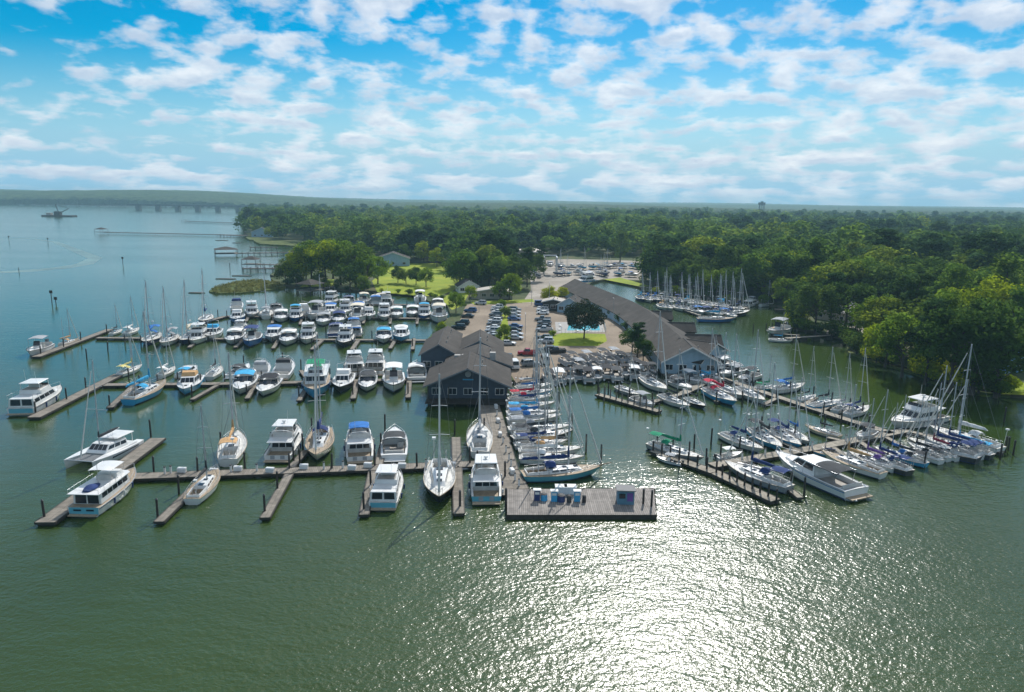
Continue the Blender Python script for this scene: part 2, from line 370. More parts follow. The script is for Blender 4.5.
def make_motor_yacht(kind, L=13.0, top='hardtop', aft=False):
    B = 4.2; r = proto(kind, L); st = stations(L, B, 1.15, 1.75, 0.92, 2.4, 1.6)
    hull_mesh(st, r, M_W, boot=hullm('navy')); deck_mesh(st, r, M_DECK, (0.0, 0.24), 0.3, 0.6, floor_m=M_TEAK); gunwale(st, r)
    zd = 1.22; ca, p = house('cabin', r, M_W, -3.4, 2.6, 3.5, 3.1, zd, zd + 1.55, 1.5, 0.1, 0.84)
    house_glass(ca, p, 4, 3, 3)
    tr, p2 = house('foredeck_trunk', r, M_W, 2.2, 4.9, 2.7, 2.3, zd + 0.05, zd + 0.62, 0.9, 0.0, 0.62, 0.12)
    MB().panes((p2[1], p2[2], p2[6], p2[5]), 1, (0.3, 0.7), (0.3, 0.8)).build('hatch', M_GLASS, tr, link=False)
    zf = zd + 1.56
    fb = MB(); fb.box(-5.3, 1.0, -1.75, 1.75, zf, zf + 0.1)
    for s in (-1, 1): fb.hexa([(-2.9, s * 1.72 - .05, zf + .1), (0.9, s * 1.5 - .05, zf + .1), (0.9, s * 1.5 + .05, zf + .1), (-2.9, s * 1.72 + .05, zf + .1), (-2.9, s * 1.68 - .05, zf + .75), (0.4, s * 1.45 - .05, zf + .85), (0.4, s * 1.45 + .05, zf + .85), (-2.9, s * 1.68 + .05, zf + .75)])
    fb.hexa([(0.85, -1.5, zf + .1), (1.3, -1.2, zf + .1), (1.3, 1.2, zf + .1), (0.85, 1.5, zf + .1), (0.3, -1.4, zf + .85), (0.5, -1.2, zf + .85), (0.5, 1.2, zf + .85), (0.3, 1.4, zf + .85)])
    fl = fb.build('flybridge', M_W, r, link=False, bevel=0.04)
    MB().panes(((0.55, -1.25, zf + .8), (0.55, 1.25, zf + .8), (0.15, 1.2, zf + 1.25), (0.15, -1.2, zf + 1.25)), 3, (0.02, 0.98), (0, 1), 0.02).build('wind_deflector', M_GLASS, fl, link=False)
    seats(fl, 'helm_seat', (-1.2, -0.5, -1.1, -0.3, zf + .1, 'x0'), (-1.2, -0.5, 0.3, 1.1, zf + .1, 'x0'), (-2.8, -2.2, -1.4, 1.4, zf + .1, 'x0')); MB().box(-0.1, 0.35, -0.6, 0.6, zf + .1, zf + .85).build('helm_console', M_SEAT, fl, link=False)
    if top == 'hardtop': 
        h, _ = house('hardtop', r, M_W, -3.2, 0.5, 3.1, 2.9, zf + 2.0, zf + 2.14, 0.15, 0.1, 0.92, 0.05)
        f = MB()
        for x, xx in ((-2.8, -2.6), (0.1, -0.3)):
            for s in (-1, 1): f.tube([(x, s * 1.5, zf + .6), (xx, s * 1.4, zf + 2.02)], 0.05, 5)
        f.tube([(-1.5, -.5, zf + 2.1), (-1.5, -.5, zf + 4.3)], 0.02, 4); f.build('hardtop_frame', M_W, h, link=False)
        d = MB(); d.tube([(-1.6, 0, zf + 2.12), (-1.6, 0, zf + 2.4)], 0.12, 8); d.tube([(-1.6, 0, zf + 2.4), (-1.6, 0, zf + 2.6)], 0.32, 10, 0.25); d.build('radar_dome', M_W, h, link=False)
    else:
        canopy('bimini', r, clothm('blue'), -2.9, 0.1, 3.0, zf + 2.15, 0.25, zf + 0.6)
    if aft: canopy('aft_enclosure', r, clothm('navy'), -6.0, -3.2, 3.6, zf - 0.05, 0.2, 1.0)
    a = MB()
    for s in (-1, 1): a.tube([(-3.6, s * 1.7, zf + .1), (-3.9, s * 1.5, zf + 1.3), (-3.9, s * 0.9, zf + 1.55), (-3.9, 0, zf + 1.6)], 0.07, 6)
    a.tube([(-3.9, .6, zf + 1.55), (-4.1, .6, zf + 3.6)], 0.02, 4); a.build('radar_arch', M_W, r, link=False)
    rail_mesh(st, r, 8, 0.7, 0.12)
    MB().box(-L / 2 - 0.9, -L / 2 + 0.02, -1.8, 1.8, 0.28, 0.38).build('swim_platform', M_TEAK, r, link=False)
    fenders(st, r, (3, 6, 9)); stripe(st, r, 'navy' if not aft else 'grey')
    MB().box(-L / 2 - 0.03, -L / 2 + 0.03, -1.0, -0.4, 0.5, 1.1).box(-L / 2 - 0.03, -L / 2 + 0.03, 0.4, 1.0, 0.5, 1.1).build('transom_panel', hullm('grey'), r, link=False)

def make_trawler(kind, L=14.0):
    B = 4.6; r = proto(kind, L); st = stations(L, B, 1.5, 2.2, 0.94, 2.6, 1.0, 0.7)
    hull_mesh(st, r, M_W, boot=hullm('navy')); deck_mesh(st, r, M_TEAK, None); gunwale(st, r, hullm('grey'), 0.06)
    zd = 1.58; ca, p = house('cabin', r, M_W, -6.0, 2.2, 3.9, 3.7, zd, zd + 1.9, 0.5, 0.0, 0.92)
    house_glass(ca, p, 5, 3, 2, (0.45, 0.85))
    zf = zd + 1.92; MB().prism([(-6.9, -2.2), (2.0, -1.95), (2.6, -1.3), (2.6, 1.3), (2.0, 1.95), (-6.9, 2.2)], zf, zf + .12).build('boat_deck', M_W, r, link=False, bevel=0.04)
    pi, p2 = house('pilothouse', r, M_W, -0.6, 1.6, 3.0, 2.7, zf + .12, zf + 1.0, 0.5, 0.0, 0.9); MB().panes((p2[1], p2[2], p2[6], p2[5]), 3, (0.05, 0.95), (0.3, 0.9)).build('windscreen', M_GLASS, pi, link=False)
    canopy('bimini', r, M_W, -2.6, 1.3, 3.2, zf + 2.35, 0.15, zf + 0.9)
    seats(r, 'helm_seat', (-1.6, -1.0, -1.1, 1.1, zf + .12, 'x0'))
    d = MB(); secs = []
    for i in range(9):
        t = i / 8; w = 0.85 * math.sin(math.pi * (0.12 + 0.8 * t)) ** 0.6
        secs.append([(-6.2 + 3.1 * t, w * math.cos(a) * 0.95, zf + .2 + 0.75 * max(0.05, math.sin(a)) * (0.8 + 0.25 * math.sin(5 * t)) * w) for a in [math.pi * k / 8 for k in range(9)]])
    d.loft(secs, cap0=True, cap1=True); d.build('dinghy_cover', clothm('navy'), r, link=False)
    b = MB()
    for s in (-1, 1):
        b.tube([(-6.8, s * 2.1, zf + .8), (-0.7, s * 2.0, zf + .8)], 0.025, 4)
        for x in (-6.8, -5.3, -3.8, -2.3, -0.8): b.tube([(x, s * 2.1, zf + .1), (x, s * 2.1, zf + .8)], 0.025, 4)
    b.tube([(-6.8, -2.1, zf + .8), (-6.8, 2.1, zf + .8)], 0.025, 4); b.tube([(-3.0, 0, zf), (-3.0, 0, zf + 4.0)], 0.05, 5, 0.03); b.build('boat_deck_rail', M_STEEL, r, link=False)
    rail_mesh(st, r, 8, 0.8, 0.12); MB().box(-L / 2 - 0.7, -L / 2 + 0.02, -1.9, 1.9, 0.3, 0.42).build('swim_platform', M_TEAK, r, link=False)
    MB().panes(((-L / 2 + .02, 2.0, .5), (-L / 2 + .02, -2.0, .5), (-L / 2, -2.0, 1.4), (-L / 2, 2.0, 1.4)), 2, (0.15, 0.85), (0.45, 0.75), 0.25, off=.05).build('transom_window', M_GLASS, r, link=False)
    MB().panes(((-L / 2 + .02, 2.1, .3), (-L / 2 + .02, -2.1, .3), (-L / 2, -2.1, 1.5), (-L / 2, 2.1, 1.5)), 1, (0.02, .98), (0.02, .98)).build('transom_panel', hullm('teal'), r, link=False)  # teal sheet over the white transom: blue shade put into the colour
    fenders(st, r, (4, 7, 10)); stripe(st, r, 'navy')

def make_express(kind, L=10.5, canvas=True):
    B = 3.5; r = proto(kind, L); st = stations(L, B, 1.0, 1.45, 0.93, 2.5, 1.5)
    hull_mesh(st, r, M_W, boot=hullm('navy')); deck_mesh(st, r, M_W, (0.05, 0.48), 0.28, 0.5); gunwale(st, r, hullm('grey'))
    b = MB(); secs = []
    for i in range(9):
        t = i / 8; x = -0.2 + 4.3 * t; w = 1.42 * (1 - 0.75 * t ** 2); h = 0.5 * (1 - t ** 2.2) + 0.02; z = 1.1 + 0.28 * t
        secs.append([(x, w * math.cos(a), z + h * math.sin(a) ** 0.7) for a in [math.pi * k / 8 for k in range(9)]])
    ca = b.loft(secs, cap0=True, cap1=True).build('foredeck_trunk', M_W, r, link=False)
    MB().box(1.2, 1.8, -0.3, 0.3, 1.60, 1.72).build('hatch', M_GLASS, ca, link=False)
    MB().panes(((1.0, -1.4, 1.35), (1.9, 0, 1.5), (0.35, 0, 2.25), (-0.1, -1.25, 2.15)), 2, (0, 1), (0, 1), 0.03).panes(((1.9, 0, 1.5), (1.0, 1.4, 1.35), (-0.1, 1.25, 2.15), (0.35, 0, 2.25)), 2, (0, 1), (0, 1), 0.03).panes(((-1.0, -1.5, 1.15), (1.0, -1.4, 1.3), (-.1, -1.25, 2.15), (-1.0, -1.35, 2.1)), 1, (0, 1), (0.1, 1)).panes(((1.0, 1.4, 1.3), (-1.0, 1.5, 1.15), (-1.0, 1.35, 2.1), (-.1, 1.25, 2.15)), 1, (0, 1), (0.1, 1)).build('windscreen', M_GLASS, r, link=False)
    a = MB()
    for s in (-1, 1): a.tube([(-2.4, s * 1.55, 1.0), (-2.9, s * 1.45, 2.4), (-3.0, s * 0.9, 2.75), (-3.0, 0, 2.8)], 0.09, 6)
    a.build('radar_arch', M_W, r, link=False)
    seats(r, 'seat', (-1.4, -0.7, -1.2, -0.4, 0.55, 'x0'), (-4.5, -3.8, -1.2, 1.2, 0.55, 'x0'), (-3.2, -1.8, 0.6, 1.25, 0.55))
    canopy('cockpit_canvas', r, clothm('navy'), -3.0, 0.2, 2.9, 2.75, 0.3, 1.2)
    rail_mesh(st, r, 8, 0.5, 0.1); stripe(st, r, 'navy')
    MB().box(-L / 2 - 0.8, -L / 2 + 0.02, -1.4, 1.4, 0.26, 0.36).build('swim_platform', M_W, r, link=False)

def make_sedan(kind, L=13.5):
    B = 4.4; r = proto(kind, L); st = stations(L, B, 1.35, 1.85, 0.95, 2.5, 1.3)
    hull_mesh(st, r, M_W, boot=hullm('navy')); deck_mesh(st, r, M_DECK, None); gunwale(st, r)
    zd = 1.4; ca, p = house('cabin', r, M_W, -6.4, 2.2, 4.0, 3.7, zd, zd + 1.6, 1.4, 0.05, 0.85); house_glass(ca, p, 4, 3, 0, (0.42, 0.86))
    MB().panes((p[3], p[0], p[4], p[7]), 2, (0.08, 0.92), (0.2, 0.9), 0.08).build('aft_window', M_GLASS, ca, link=False)
    zf = zd + 1.62; house('foredeck_trunk', r, M_W, 1.8, 4.7, 2.9, 2.4, zd, zd + .55, 0.9, 0, 0.6, 0.12)
    fl = MB().hexa([(-3.4, -1.7, zf), (0.6, -1.55, zf), (0.6, 1.55, zf), (-3.4, 1.7, zf), (-3.4, -1.65, zf + .75), (0.1, -1.45, zf + .85), (0.1, 1.45, zf + .85), (-3.4, 1.65, zf + .75)]).build('flybridge', M_W, r, link=False, bevel=0.05)
    MB().box(-3.2, -0.3, -1.35, 1.35, zf + .76, zf + .83).build('flybridge_floor', M_SOLE, fl, link=False)
    seats(fl, 'helm_seat', (-1.6, -1.0, -1.0, 1.0, zf + .55, 'x0'))
    MB().panes(((0.2, -1.4, zf + .8), (0.2, 1.4, zf + .8), (-0.2, 1.3, zf + 1.3), (-0.2, -1.3, zf + 1.3)), 3, (0, 1), (0, 1), 0.02).build('wind_deflector', M_GLASS, fl, link=False)
    h, _ = house('hardtop', r, M_W, -3.6, 0.1, 3.2, 3.0, zf + 2.0, zf + 2.12, 0.1, 0.1, 0.92, 0.05)
    f = MB()
    for x in (-3.2, -0.3):
        for s in (-1, 1): f.tube([(x, s * 1.5, zf + .7), (x, s * 1.45, zf + 2.02)], 0.045, 5)
    f.tube([(-2.6, .8, zf + 2.1), (-2.9, .8, zf + 4.6)], .02, 4); f.tube([(-2.6, -.8, zf + 2.1), (-2.9, -.8, zf + 4.2)], .02, 4); f.build('hardtop_frame', M_W, h, link=False); rail_mesh(st, r, 7, 0.7, 0.12); fenders(st, r, (4, 8)); stripe(st, r, 'grey')
    b = MB()
    for s in (-1, 1):
        b.tube([(-6.5, s * 1.95, zf + .7), (-3.5, s * 1.8, zf + .7)], 0.025, 4)
        for x in (-6.5, -5.0, -3.6): b.tube([(x, s * 1.93, zf - .05), (x, s * 1.93, zf + .7)], 0.025, 4)
    b.tube([(-6.5, -1.95, zf + .7), (-6.5, 1.95, zf + .7)], 0.025, 4); b.build('boat_deck_rail', M_STEEL, r, link=False)
    MB().box(-L / 2 - 0.8, -L / 2 + 0.02, -1.9, 1.9, 0.3, 0.4).build('swim_platform', M_TEAK, r, link=False)
    MB().panes(((-L / 2 + .02, 1.9, .4), (-L / 2 + .02, -1.9, .4), (-L / 2, -1.9, 1.3), (-L / 2, 1.9, 1.3)), 1, (0.02, 0.98), (0.02, 0.95)).build('transom_panel', hullm('teal'), r, link=False)  # shaded stern painted on: teal over what is a white transom

def make_runabout(kind, L=7.5, top=True):
    B = 2.6; r = proto(kind, L); st = stations(L, B, 0.75, 1.15, 0.92, 2.3, 0.9, 0.4)
    hull_mesh(st, r, M_W, boot=hullm('navy')); deck_mesh(st, r, M_W, (0.06, 0.62), 0.22, 0.45); gunwale(st, r)
    c = MB(); c.hexa([(-.4, -.5, .5), (.5, -.5, .5), (.5, .5, .5), (-.4, .5, .5), (-.3, -.45, 1.5), (.2, -.45, 1.5), (.2, .45, 1.5), (-.3, .45, 1.5)]); co = c.build('console', M_W, r, bevel=0.05, link=False)
    MB().panes(((.45, -.45, 1.3), (.45, .45, 1.3), (.1, .42, 1.95), (.1, -.42, 1.95)), 1, (0, 1), (0, 1)).build('windscreen', M_GLASS, co, link=False)
    seats(r, 'seat', (-1.5, -.9, -.5, .5, .3, 'x0'), (-3.2, -2.7, -1, 1, .3, 'x0'))
    canopy('bimini', r, clothm('navy'), -1.9, 0.9, 2.0, 2.55, 0.16, 0.8)
    o = MB(); o.hexa([(-4.3, -.25, .7), (-3.75, -.25, .6), (-3.75, .25, .6), (-4.3, .25, .7), (-4.25, -.22, 1.5), (-3.8, -.22, 1.45), (-3.8, .22, 1.45), (-4.25, .22, 1.5)]); o.box(-4.05, -3.9, -.08, .08, -.4, .7); o.build('outboard_motor', hullm('charcoal'), r, bevel=0.05, link=False)
    rail_mesh(st, r, 10, 0.35, 0.08)

def make_pontoon(kind, L=7.2):
    r = proto(kind, L); b = MB()
    for y in (-.95, .95): b.tube([(-3.6, y, .25), (3.0, y, .25), (3.6, y, .42)], 0.32, 8, 0.22)
    b.build('float_tube', M_ALU, r, link=False); MB().box(-3.6, 3.4, -1.25, 1.25, .56, .66).build('deck', M_SOLE, r, link=False)
    f = MB()
    for s in (-1, 1): f.box(-3.2, 3.2, s * 1.2 - .03, s * 1.2 + .03, .7, 1.35)
    f.box(3.14, 3.2, -1.2, 1.2, .7, 1.35); f.build('side_panel', hullm('grey'), r, link=False)
    seats(r, 'seat', (1.2, 3.0, -1.1, -.5, .66), (1.2, 3.0, .5, 1.1, .66), (-3.0, -1.0, -1.1, -.5, .66))
    canopy('bimini', r, clothm('black'), -3.1, 1.2, 2.4, 2.5, 0.16, 1.3)
    MB().box(-4.1, -3.65, -.2, .2, .4, 1.4).build('outboard_motor', hullm('black'), r, bevel=0.06, link=False)

def lumpy(b, x0, x1, z0, z1, r, seed=0):
    rr = random.Random(seed); secs = []; n = 12
    for i in range(n + 1):
        t = i / n; k = r * (0.45 + 0.55 * (1 - t) ** 0.6) * (0.85 + 0.3 * rr.random()) * (0.4 if i in (0, n) else 1)
        secs.append([(x0 + (x1 - x0) * t, k * 0.75 * math.cos(a), z0 + (z1 - z0) * t + k * 1.25 * math.sin(a) + k * 0.4) for a in [6.2832 * j / 7 for j in range(7)]])
    b.loft(secs, closed=True, cap0=True, cap1=True)
def mast_set(r, x, h, L, zd, bow, stern, half, jib=True, boom=0.36, sp=2, sail='navy', seed=0, back=True):
    m = MB().tube([(x, 0, zd), (x - 0.01 * h, 0, zd + h)], 0.115, 8, 0.085).build('mast', M_ALU, r, link=False)
    s_ = MB()
    for k in range(sp):
        z = zd + h * (0.42 + 0.28 * k); w = half * (0.62 - 0.14 * k)
        s_.tube([(x, -w, z), (x, 0, z + .06), (x, w, z)], 0.04, 4)
    s_.build('spreader', M_ALU, m, link=False)
    MB().tube([(x, 0, zd + h), (x, 0, zd + h + .9)], 0.012, 3).box(x - .02, x + .5, -.012, .012, zd + h + .1, zd + h + .16).build('wind_vane', M_DARK, m, link=False)
    zb = zd + 1.25; MB().tube([(x - .12, 0, zb), (x - boom * L, 0, zb + .12)], 0.08, 6).build('boom', M_ALU, r, link=False)
    b = MB(); lumpy(b, x - .1, x - boom * L + .15, zb + .12, zb + .2, 0.26, seed); b.tube([(x - .02, 0, zb + .1), (x - .05, 0, zb + 1.5)], 0.2, 7, 0.1); b.build('sail_cover', clothm(sail), r, link=False)
    w = MB(); T = (x - 0.01 * h, 0, zd + h - .1); wr = 0.016
    w.tube([T, bow], wr, 3)
    if back: w.tube([T, stern], wr, 3)
    for sg in (-1, 1):
        w.tube([T, (x, sg * half * .48, zd + h * .70), (x, sg * half * .62, zd + h * .42), (x - .1, sg * half * .92, zd - .3)], wr, 3)
        w.tube([(x, 0, zd + h * .42), (x + .5, sg * half * .9, zd - .3)], wr, 3); w.tube([(x, 0, zd + h * .42), (x - .7, sg * half * .9, zd - .3)], wr, 3)
    w.build('rigging', M_WIRE, r, link=False)
    if jib:
        f = lambda t: tuple(bow[i] + (T[i] - bow[i]) * t for i in range(3))
        MB().tube([f(.03), f(.2), f(.6), f(.9)], 0.14, 6, 0.06).build('furled_jib', M_SAIL, r, link=False)
def make_sloop(kind, L=11.0, bimini=True, dodger=True, sail='navy', ketch=False, teak=False, hull=M_W, jib=True):
    B = L * 0.305; r = proto(kind, L); st = stations(L, B, 1.0, 1.3, 0.66, 2.1, 1.5, 0.5, 0.86, 0.46, 0.12, lift=0.3)
    hull_mesh(st, r, hull, boot=hullm('navy')); deck_mesh(st, r, M_TEAK if teak else M_DECK, (0.06, 0.30), depth=0.5, frac=0.55); gunwale(st, r, M_TEAK, 0.04)
    zd = 1.0; ca, p = house('coachroof', r, M_W, -L * .19, L * .26, B * .62, B * .52, zd - .08, zd + .48, 0.9, 0.1, 0.62, 0.08)
    MB().panes((p[0], p[1], p[5], p[4]), 3, (0.08, 0.8), (0.45, 0.85), 0.12).build('window', M_GLASS, ca, link=False)
    MB().panes((p[2], p[3], p[7], p[6]), 3, (0.2, 0.92), (0.45, 0.85), 0.12).build('window', M_GLASS, ca, link=False)
    for x in (L * .16, L * .02, L * .33): MB().box(x - .28, x + .28, -.28, .28, zd + (.48 if x < L * .2 else .12), zd + (.55 if x < L * .2 else .2)).build('hatch', M_GLASS, r, link=False)
    MB().box(-L * .19 + .1, -L * .19 + .9, -.35, .35, zd + .47, zd + .56).build('companionway_hatch', M_GLASS, r, link=False)
    c = MB()
    for s in (-1, 1): c.hexa([(-L * .45, s * B * .25 - .06, zd), (-L * .2, s * B * .3 - .06, zd), (-L * .2, s * B * .3 + .06, zd), (-L * .45, s * B * .25 + .06, zd), (-L * .44, s * B * .24 - .05, zd + .32), (-L * .2, s * B * .28 - .05, zd + .42), (-L * .2, s * B * .28 + .05, zd + .42), (-L * .44, s * B * .24 + .05, zd + .32)])
    y_ = B * .25 + .06; c.hexa([(-L * .45 - .1, -y_, zd), (-L * .45 + .02, -y_, zd), (-L * .45 + .02, y_, zd), (-L * .45 - .1, y_, zd), (-L * .45 - .08, -y_, zd + .34), (-L * .45, -y_, zd + .34), (-L * .45, y_, zd + .34), (-L * .45 - .08, y_, zd + .34)])
    c.build('cockpit_coaming', M_W, r, link=False)
    wh = MB().tube([(-L * .36, 0, zd - .5), (-L * .36, 0, zd + .5)], 0.08, 6); wh.tube([(-L * .365, .42 * math.cos(a), zd + .4 + .42 * math.sin(a)) for a in [6.2832 * k / 12 for k in range(13)]], 0.025, 4); wh.build('steering_wheel', M_STEEL, r, link=False)
    rail_mesh(st, r, 1, 0.6, 0.06, 'lifeline', 0.018, 3, True)
    mx = L * .07; mast_set(r, mx, L * 1.05, L, zd + (.48), (L / 2 - .15, 0, 1.35), (-L / 2 + .1, 0, 1.1), B / 2, jib, 0.37, 2, sail, len(PROTO), True)
    if ketch:
        m2 = MB().tube([(-L * .3, 0, zd), (-L * .31, 0, zd + L * .85)], 0.09, 7, 0.06).build('mizzen_mast', M_ALU, r, link=False)
        MB().tube([(-L * .3, -B * .2, zd + L * .45), (-L * .3, B * .2, zd + L * .45)], 0.035, 4).build('spreader', M_ALU, m2, link=False)
        b = MB(); lumpy(b, -L * .31, -L * .5, zd + 1.9, zd + 2.0, 0.2, 3); b.tube([(-L * .3, 0, zd + 1.85), (-L * .52, 0, zd + 1.9)], 0.06, 5); b.build('mizzen_cover', clothm(sail), r, link=False)
        MB().tube([(L / 2 - .4, 0, 1.35), (L / 2 + 1.3, 0, 1.6)], 0.1, 6, .07).build('bowsprit', M_TEAK, r, link=False)
    if dodger:
        canopy('dodger', r, clothm(sail), -L * .23, -L * .10, B * .56, zd + 1.45, 0.5, zd + .4)
    if bimini:
        canopy('bimini', r, clothm(sail), -L * .46, -L * .26, B * .62, zd + 2.1, 0.22, zd + .3)
    if not ketch: MB().tube([(-L * .48, -B * .2, zd), (-L * .5, -B * .2, zd + 2.6)], 0.03, 4).tube([(-L * .48, B * .2, zd), (-L * .5, B * .2, zd + 1.2)], 0.03, 4).box(-L * .5 - .2, -L * .5 + .2, -B * .2 - .2, -B * .2 + .2, zd + 2.5, zd + 2.7).build('radar_post', M_W, r, link=False)

def make_catamaran(kind, L=13.0):
    r = proto(kind, L); B = 7.0
    for sg in (-1, 1):
        st = stations(L, 1.9, 1.35, 1.65, 0.75, 2.0, 0.3, 0.4, 0.85, 0.4, lift=0.35)
        full = [[(x, -y + sg * 2.55, z) for x, y, z in reversed(p)] + [(x, y + sg * 2.55, z) for x, y, z in p[1:]] for p in st]
        b = MB(); b.loft(full[::-1]); n = len(full[0]); b.add(full[0], [tuple(range(n))]); 
        for a, c in zip(full[:-1], full[1:]): b.add([a[0], a[-1], c[-1], c[0]], [(0, 3, 2, 1)])
        h = b.build('hull', hullm('white'), r, link=False)
        MB().box(-4.5, 2.5, sg * 2.55 + sg * .93, sg * 2.55 + sg * .97, .95, 1.15).build('window', M_GLASS, h, link=False)
    MB().hexa([(-5.2, -2.2, .8), (1.8, -2.2, .8), (1.8, 2.2, .8), (-5.2, 2.2, .8), (-5.2, -2.9, 1.5), (2.2, -2.9, 1.5), (2.2, 2.9, 1.5), (-5.2, 2.9, 1.5)]).build('bridge_deck', M_W, r, link=False)
    ca, p = house('cabin', r, M_W, -3.2, 2.2, 4.9, 4.2, 1.5, 2.75, 1.5, 0.0, 0.78, 0.1); house_glass(ca, p, 3, 4, 3, (0.35, 0.8))
    house('hardtop', r, M_W, -5.4, -1.0, 4.4, 4.2, 3.2, 3.34, .3, .0, .9, 0.05)
    f = MB()
    for x in (-5.0, -2.8):
        for s in (-1, 1): f.tube([(x, s * 2.0, 1.5), (x, s * 2.0, 3.25)], 0.06, 5)
    f.build('hardtop_frame', M_W, r, link=False)
    t = MB().tube([(5.9, -2.5, 1.45), (5.9, 2.5, 1.45)], 0.1, 6); t.build('cross_beam', M_ALU, r, link=False)
    nt = MB()
    for k in range(12): nt.box(2.25 + k * .3, 2.43 + k * .3, -1.65, 1.65, 1.28, 1.31)
    nt.build('trampoline', mat('netting', (.25, .26, .27), .9), r, link=False)
    mast_set(r, 1.0, 15.0, L, 2.7, (5.9, 0, 1.5), (-5.4, 3, 1.5), 3.2, True, 0.42, 2, 'charcoal', 4, False)
    MB().box(-6.2, -5.3, -1.6, 1.6, 1.0, 1.12).build('davit_platform', M_DARK, r, link=False)
def make_dinghy(kind, L=3.4):
    r = proto(kind, L); b = MB()
    for s in (-1, 1): b.tube([(-1.6, s * .65, .3), (.6, s * .65, .32), (1.4, s * .3, .42), (1.6, 0, .45)], 0.22, 8, 0.18)
    b.build('inflatable_tube', hullm('grey'), r, link=False); MB().box(-1.5, 1.1, -.5, .5, .12, .2).build('floor', M_DARK, r, link=False)
    MB().box(-.4, -.1, -.6, .6, .34, .4).build('thwart', M_TEAK, r, link=False); MB().box(-1.9, -1.6, -.15, .15, .1, .85).build('outboard_motor', hullm('black'), r, bevel=.04, link=False)

def make_cabin_cruiser(kind, L=9.5, bridge=False):
    B = 3.3; r = proto(kind, L); st = stations(L, B, 1.0, 1.5, 0.92, 2.4, 1.3)
    hull_mesh(st, r, M_W, boot=hullm('navy')); deck_mesh(st, r, M_W, (0.02, 0.40), 0.26, 0.5); gunwale(st, r, hullm('grey'))
    ca, p = house('cabin', r, M_W, -1.2, 2.3, 2.75, 2.4, 1.05, 2.35, 1.25, 0.1, 0.8); house_glass(ca, p, 2, 3, 0, (0.4, 0.88))
    tr, p2 = house('foredeck_trunk', r, M_W, 1.6, 3.7, 2.1, 1.7, 1.15, 1.62, 0.9, 0, 0.55, 0.12)
    MB().panes((p2[1], p2[2], p2[6], p2[5]), 1, (0.3, 0.7), (0.3, 0.8)).build('hatch', M_GLASS, tr, link=False)
    if bridge:
        b = MB(); b.hexa([(-1.6, -1.2, 2.36), (0.5, -1.0, 2.36), (0.5, 1.0, 2.36), (-1.6, 1.2, 2.36), (-1.5, -1.1, 2.95), (0.1, -.9, 3.0), (0.1, .9, 3.0), (-1.5, 1.1, 2.95)]); b.build('bridge_cover', clothm('blue'), r, bevel=.08, link=False)
        f = MB()
        for s in (-1, 1): f.tube([(-1.3, s * 1.1, 2.5), (-1.7, s * 1.0, 3.7), (-1.7, 0, 3.85)], .05, 5)
        f.tube([(-1.7, .4, 3.8), (-1.9, .4, 5.4)], .02, 4); f.build('radar_arch', M_W, r, link=False)
    else: canopy('cockpit_canvas', r, clothm('navy'), -3.6, -1.0, 2.6, 2.55, 0.25, 1.0)
    seats(r, 'seat', (-4.3, -3.7, -1.2, 1.2, .5, 'x0'))
    rail_mesh(st, r, 8, 0.6, 0.1); stripe(st, r, 'charcoal' if bridge else 'blue'); MB().box(-L / 2 - .7, -L / 2 + .02, -1.3, 1.3, .26, .36).build('swim_platform', M_TEAK, r, link=False)
make_cabin_cruiser('cabin_cruiser'); make_cabin_cruiser('bridge_cruiser', 10.5, True)
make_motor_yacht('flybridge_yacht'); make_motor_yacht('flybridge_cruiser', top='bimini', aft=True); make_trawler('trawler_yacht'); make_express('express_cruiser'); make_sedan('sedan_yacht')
make_runabout('runabout'); make_pontoon('pontoon_boat'); make_catamaran('catamaran'); make_dinghy('dinghy')
make_sloop('sloop'); make_sloop('open_sloop', bimini=False, dodger=False); make_sloop('dodger_sloop', bimini=False); make_sloop('ketch', ketch=True, bimini=False, teak=True); make_sloop('classic_sloop', bimini=False, dodger=False, teak=True, jib=False)
CANVAS = ('bimini', 'dodger', 'sail_cover', 'mizzen_cover', 'cockpit_canvas', 'bridge_cover', 'aft_enclosure', 'dinghy_cover')
NOUN = dict(cabin_cruiser='cabin cruiser', bridge_cruiser='cruiser', flybridge_yacht='flybridge yacht', flybridge_cruiser='flybridge cruiser', trawler_yacht='trawler yacht', express_cruiser='express cruiser', sedan_yacht='two-deck motor yacht', runabout='open motorboat',
            pontoon_boat='pontoon boat', catamaran='sailing catamaran', dinghy='inflatable dinghy', sloop='sailing sloop', open_sloop='uncovered sailing sloop', dodger_sloop='sailing sloop', ketch='two-masted ketch', classic_sloop='teak-decked sloop')
CW = dict(cabin_cruiser='aft canvas', bridge_cruiser='bridge cover', flybridge_cruiser='canvas', express_cruiser='cockpit canvas', runabout='bimini', pontoon_boat='canopy', sloop='canvas', open_sloop='sail cover', dodger_sloop='sail cover', ketch='sail covers', classic_sloop='sail cover')
CN = dict(navy='navy blue', sky='bright blue', teal='pale blue', charcoal='dark grey')
BOATS = []; KR = random.Random(8)
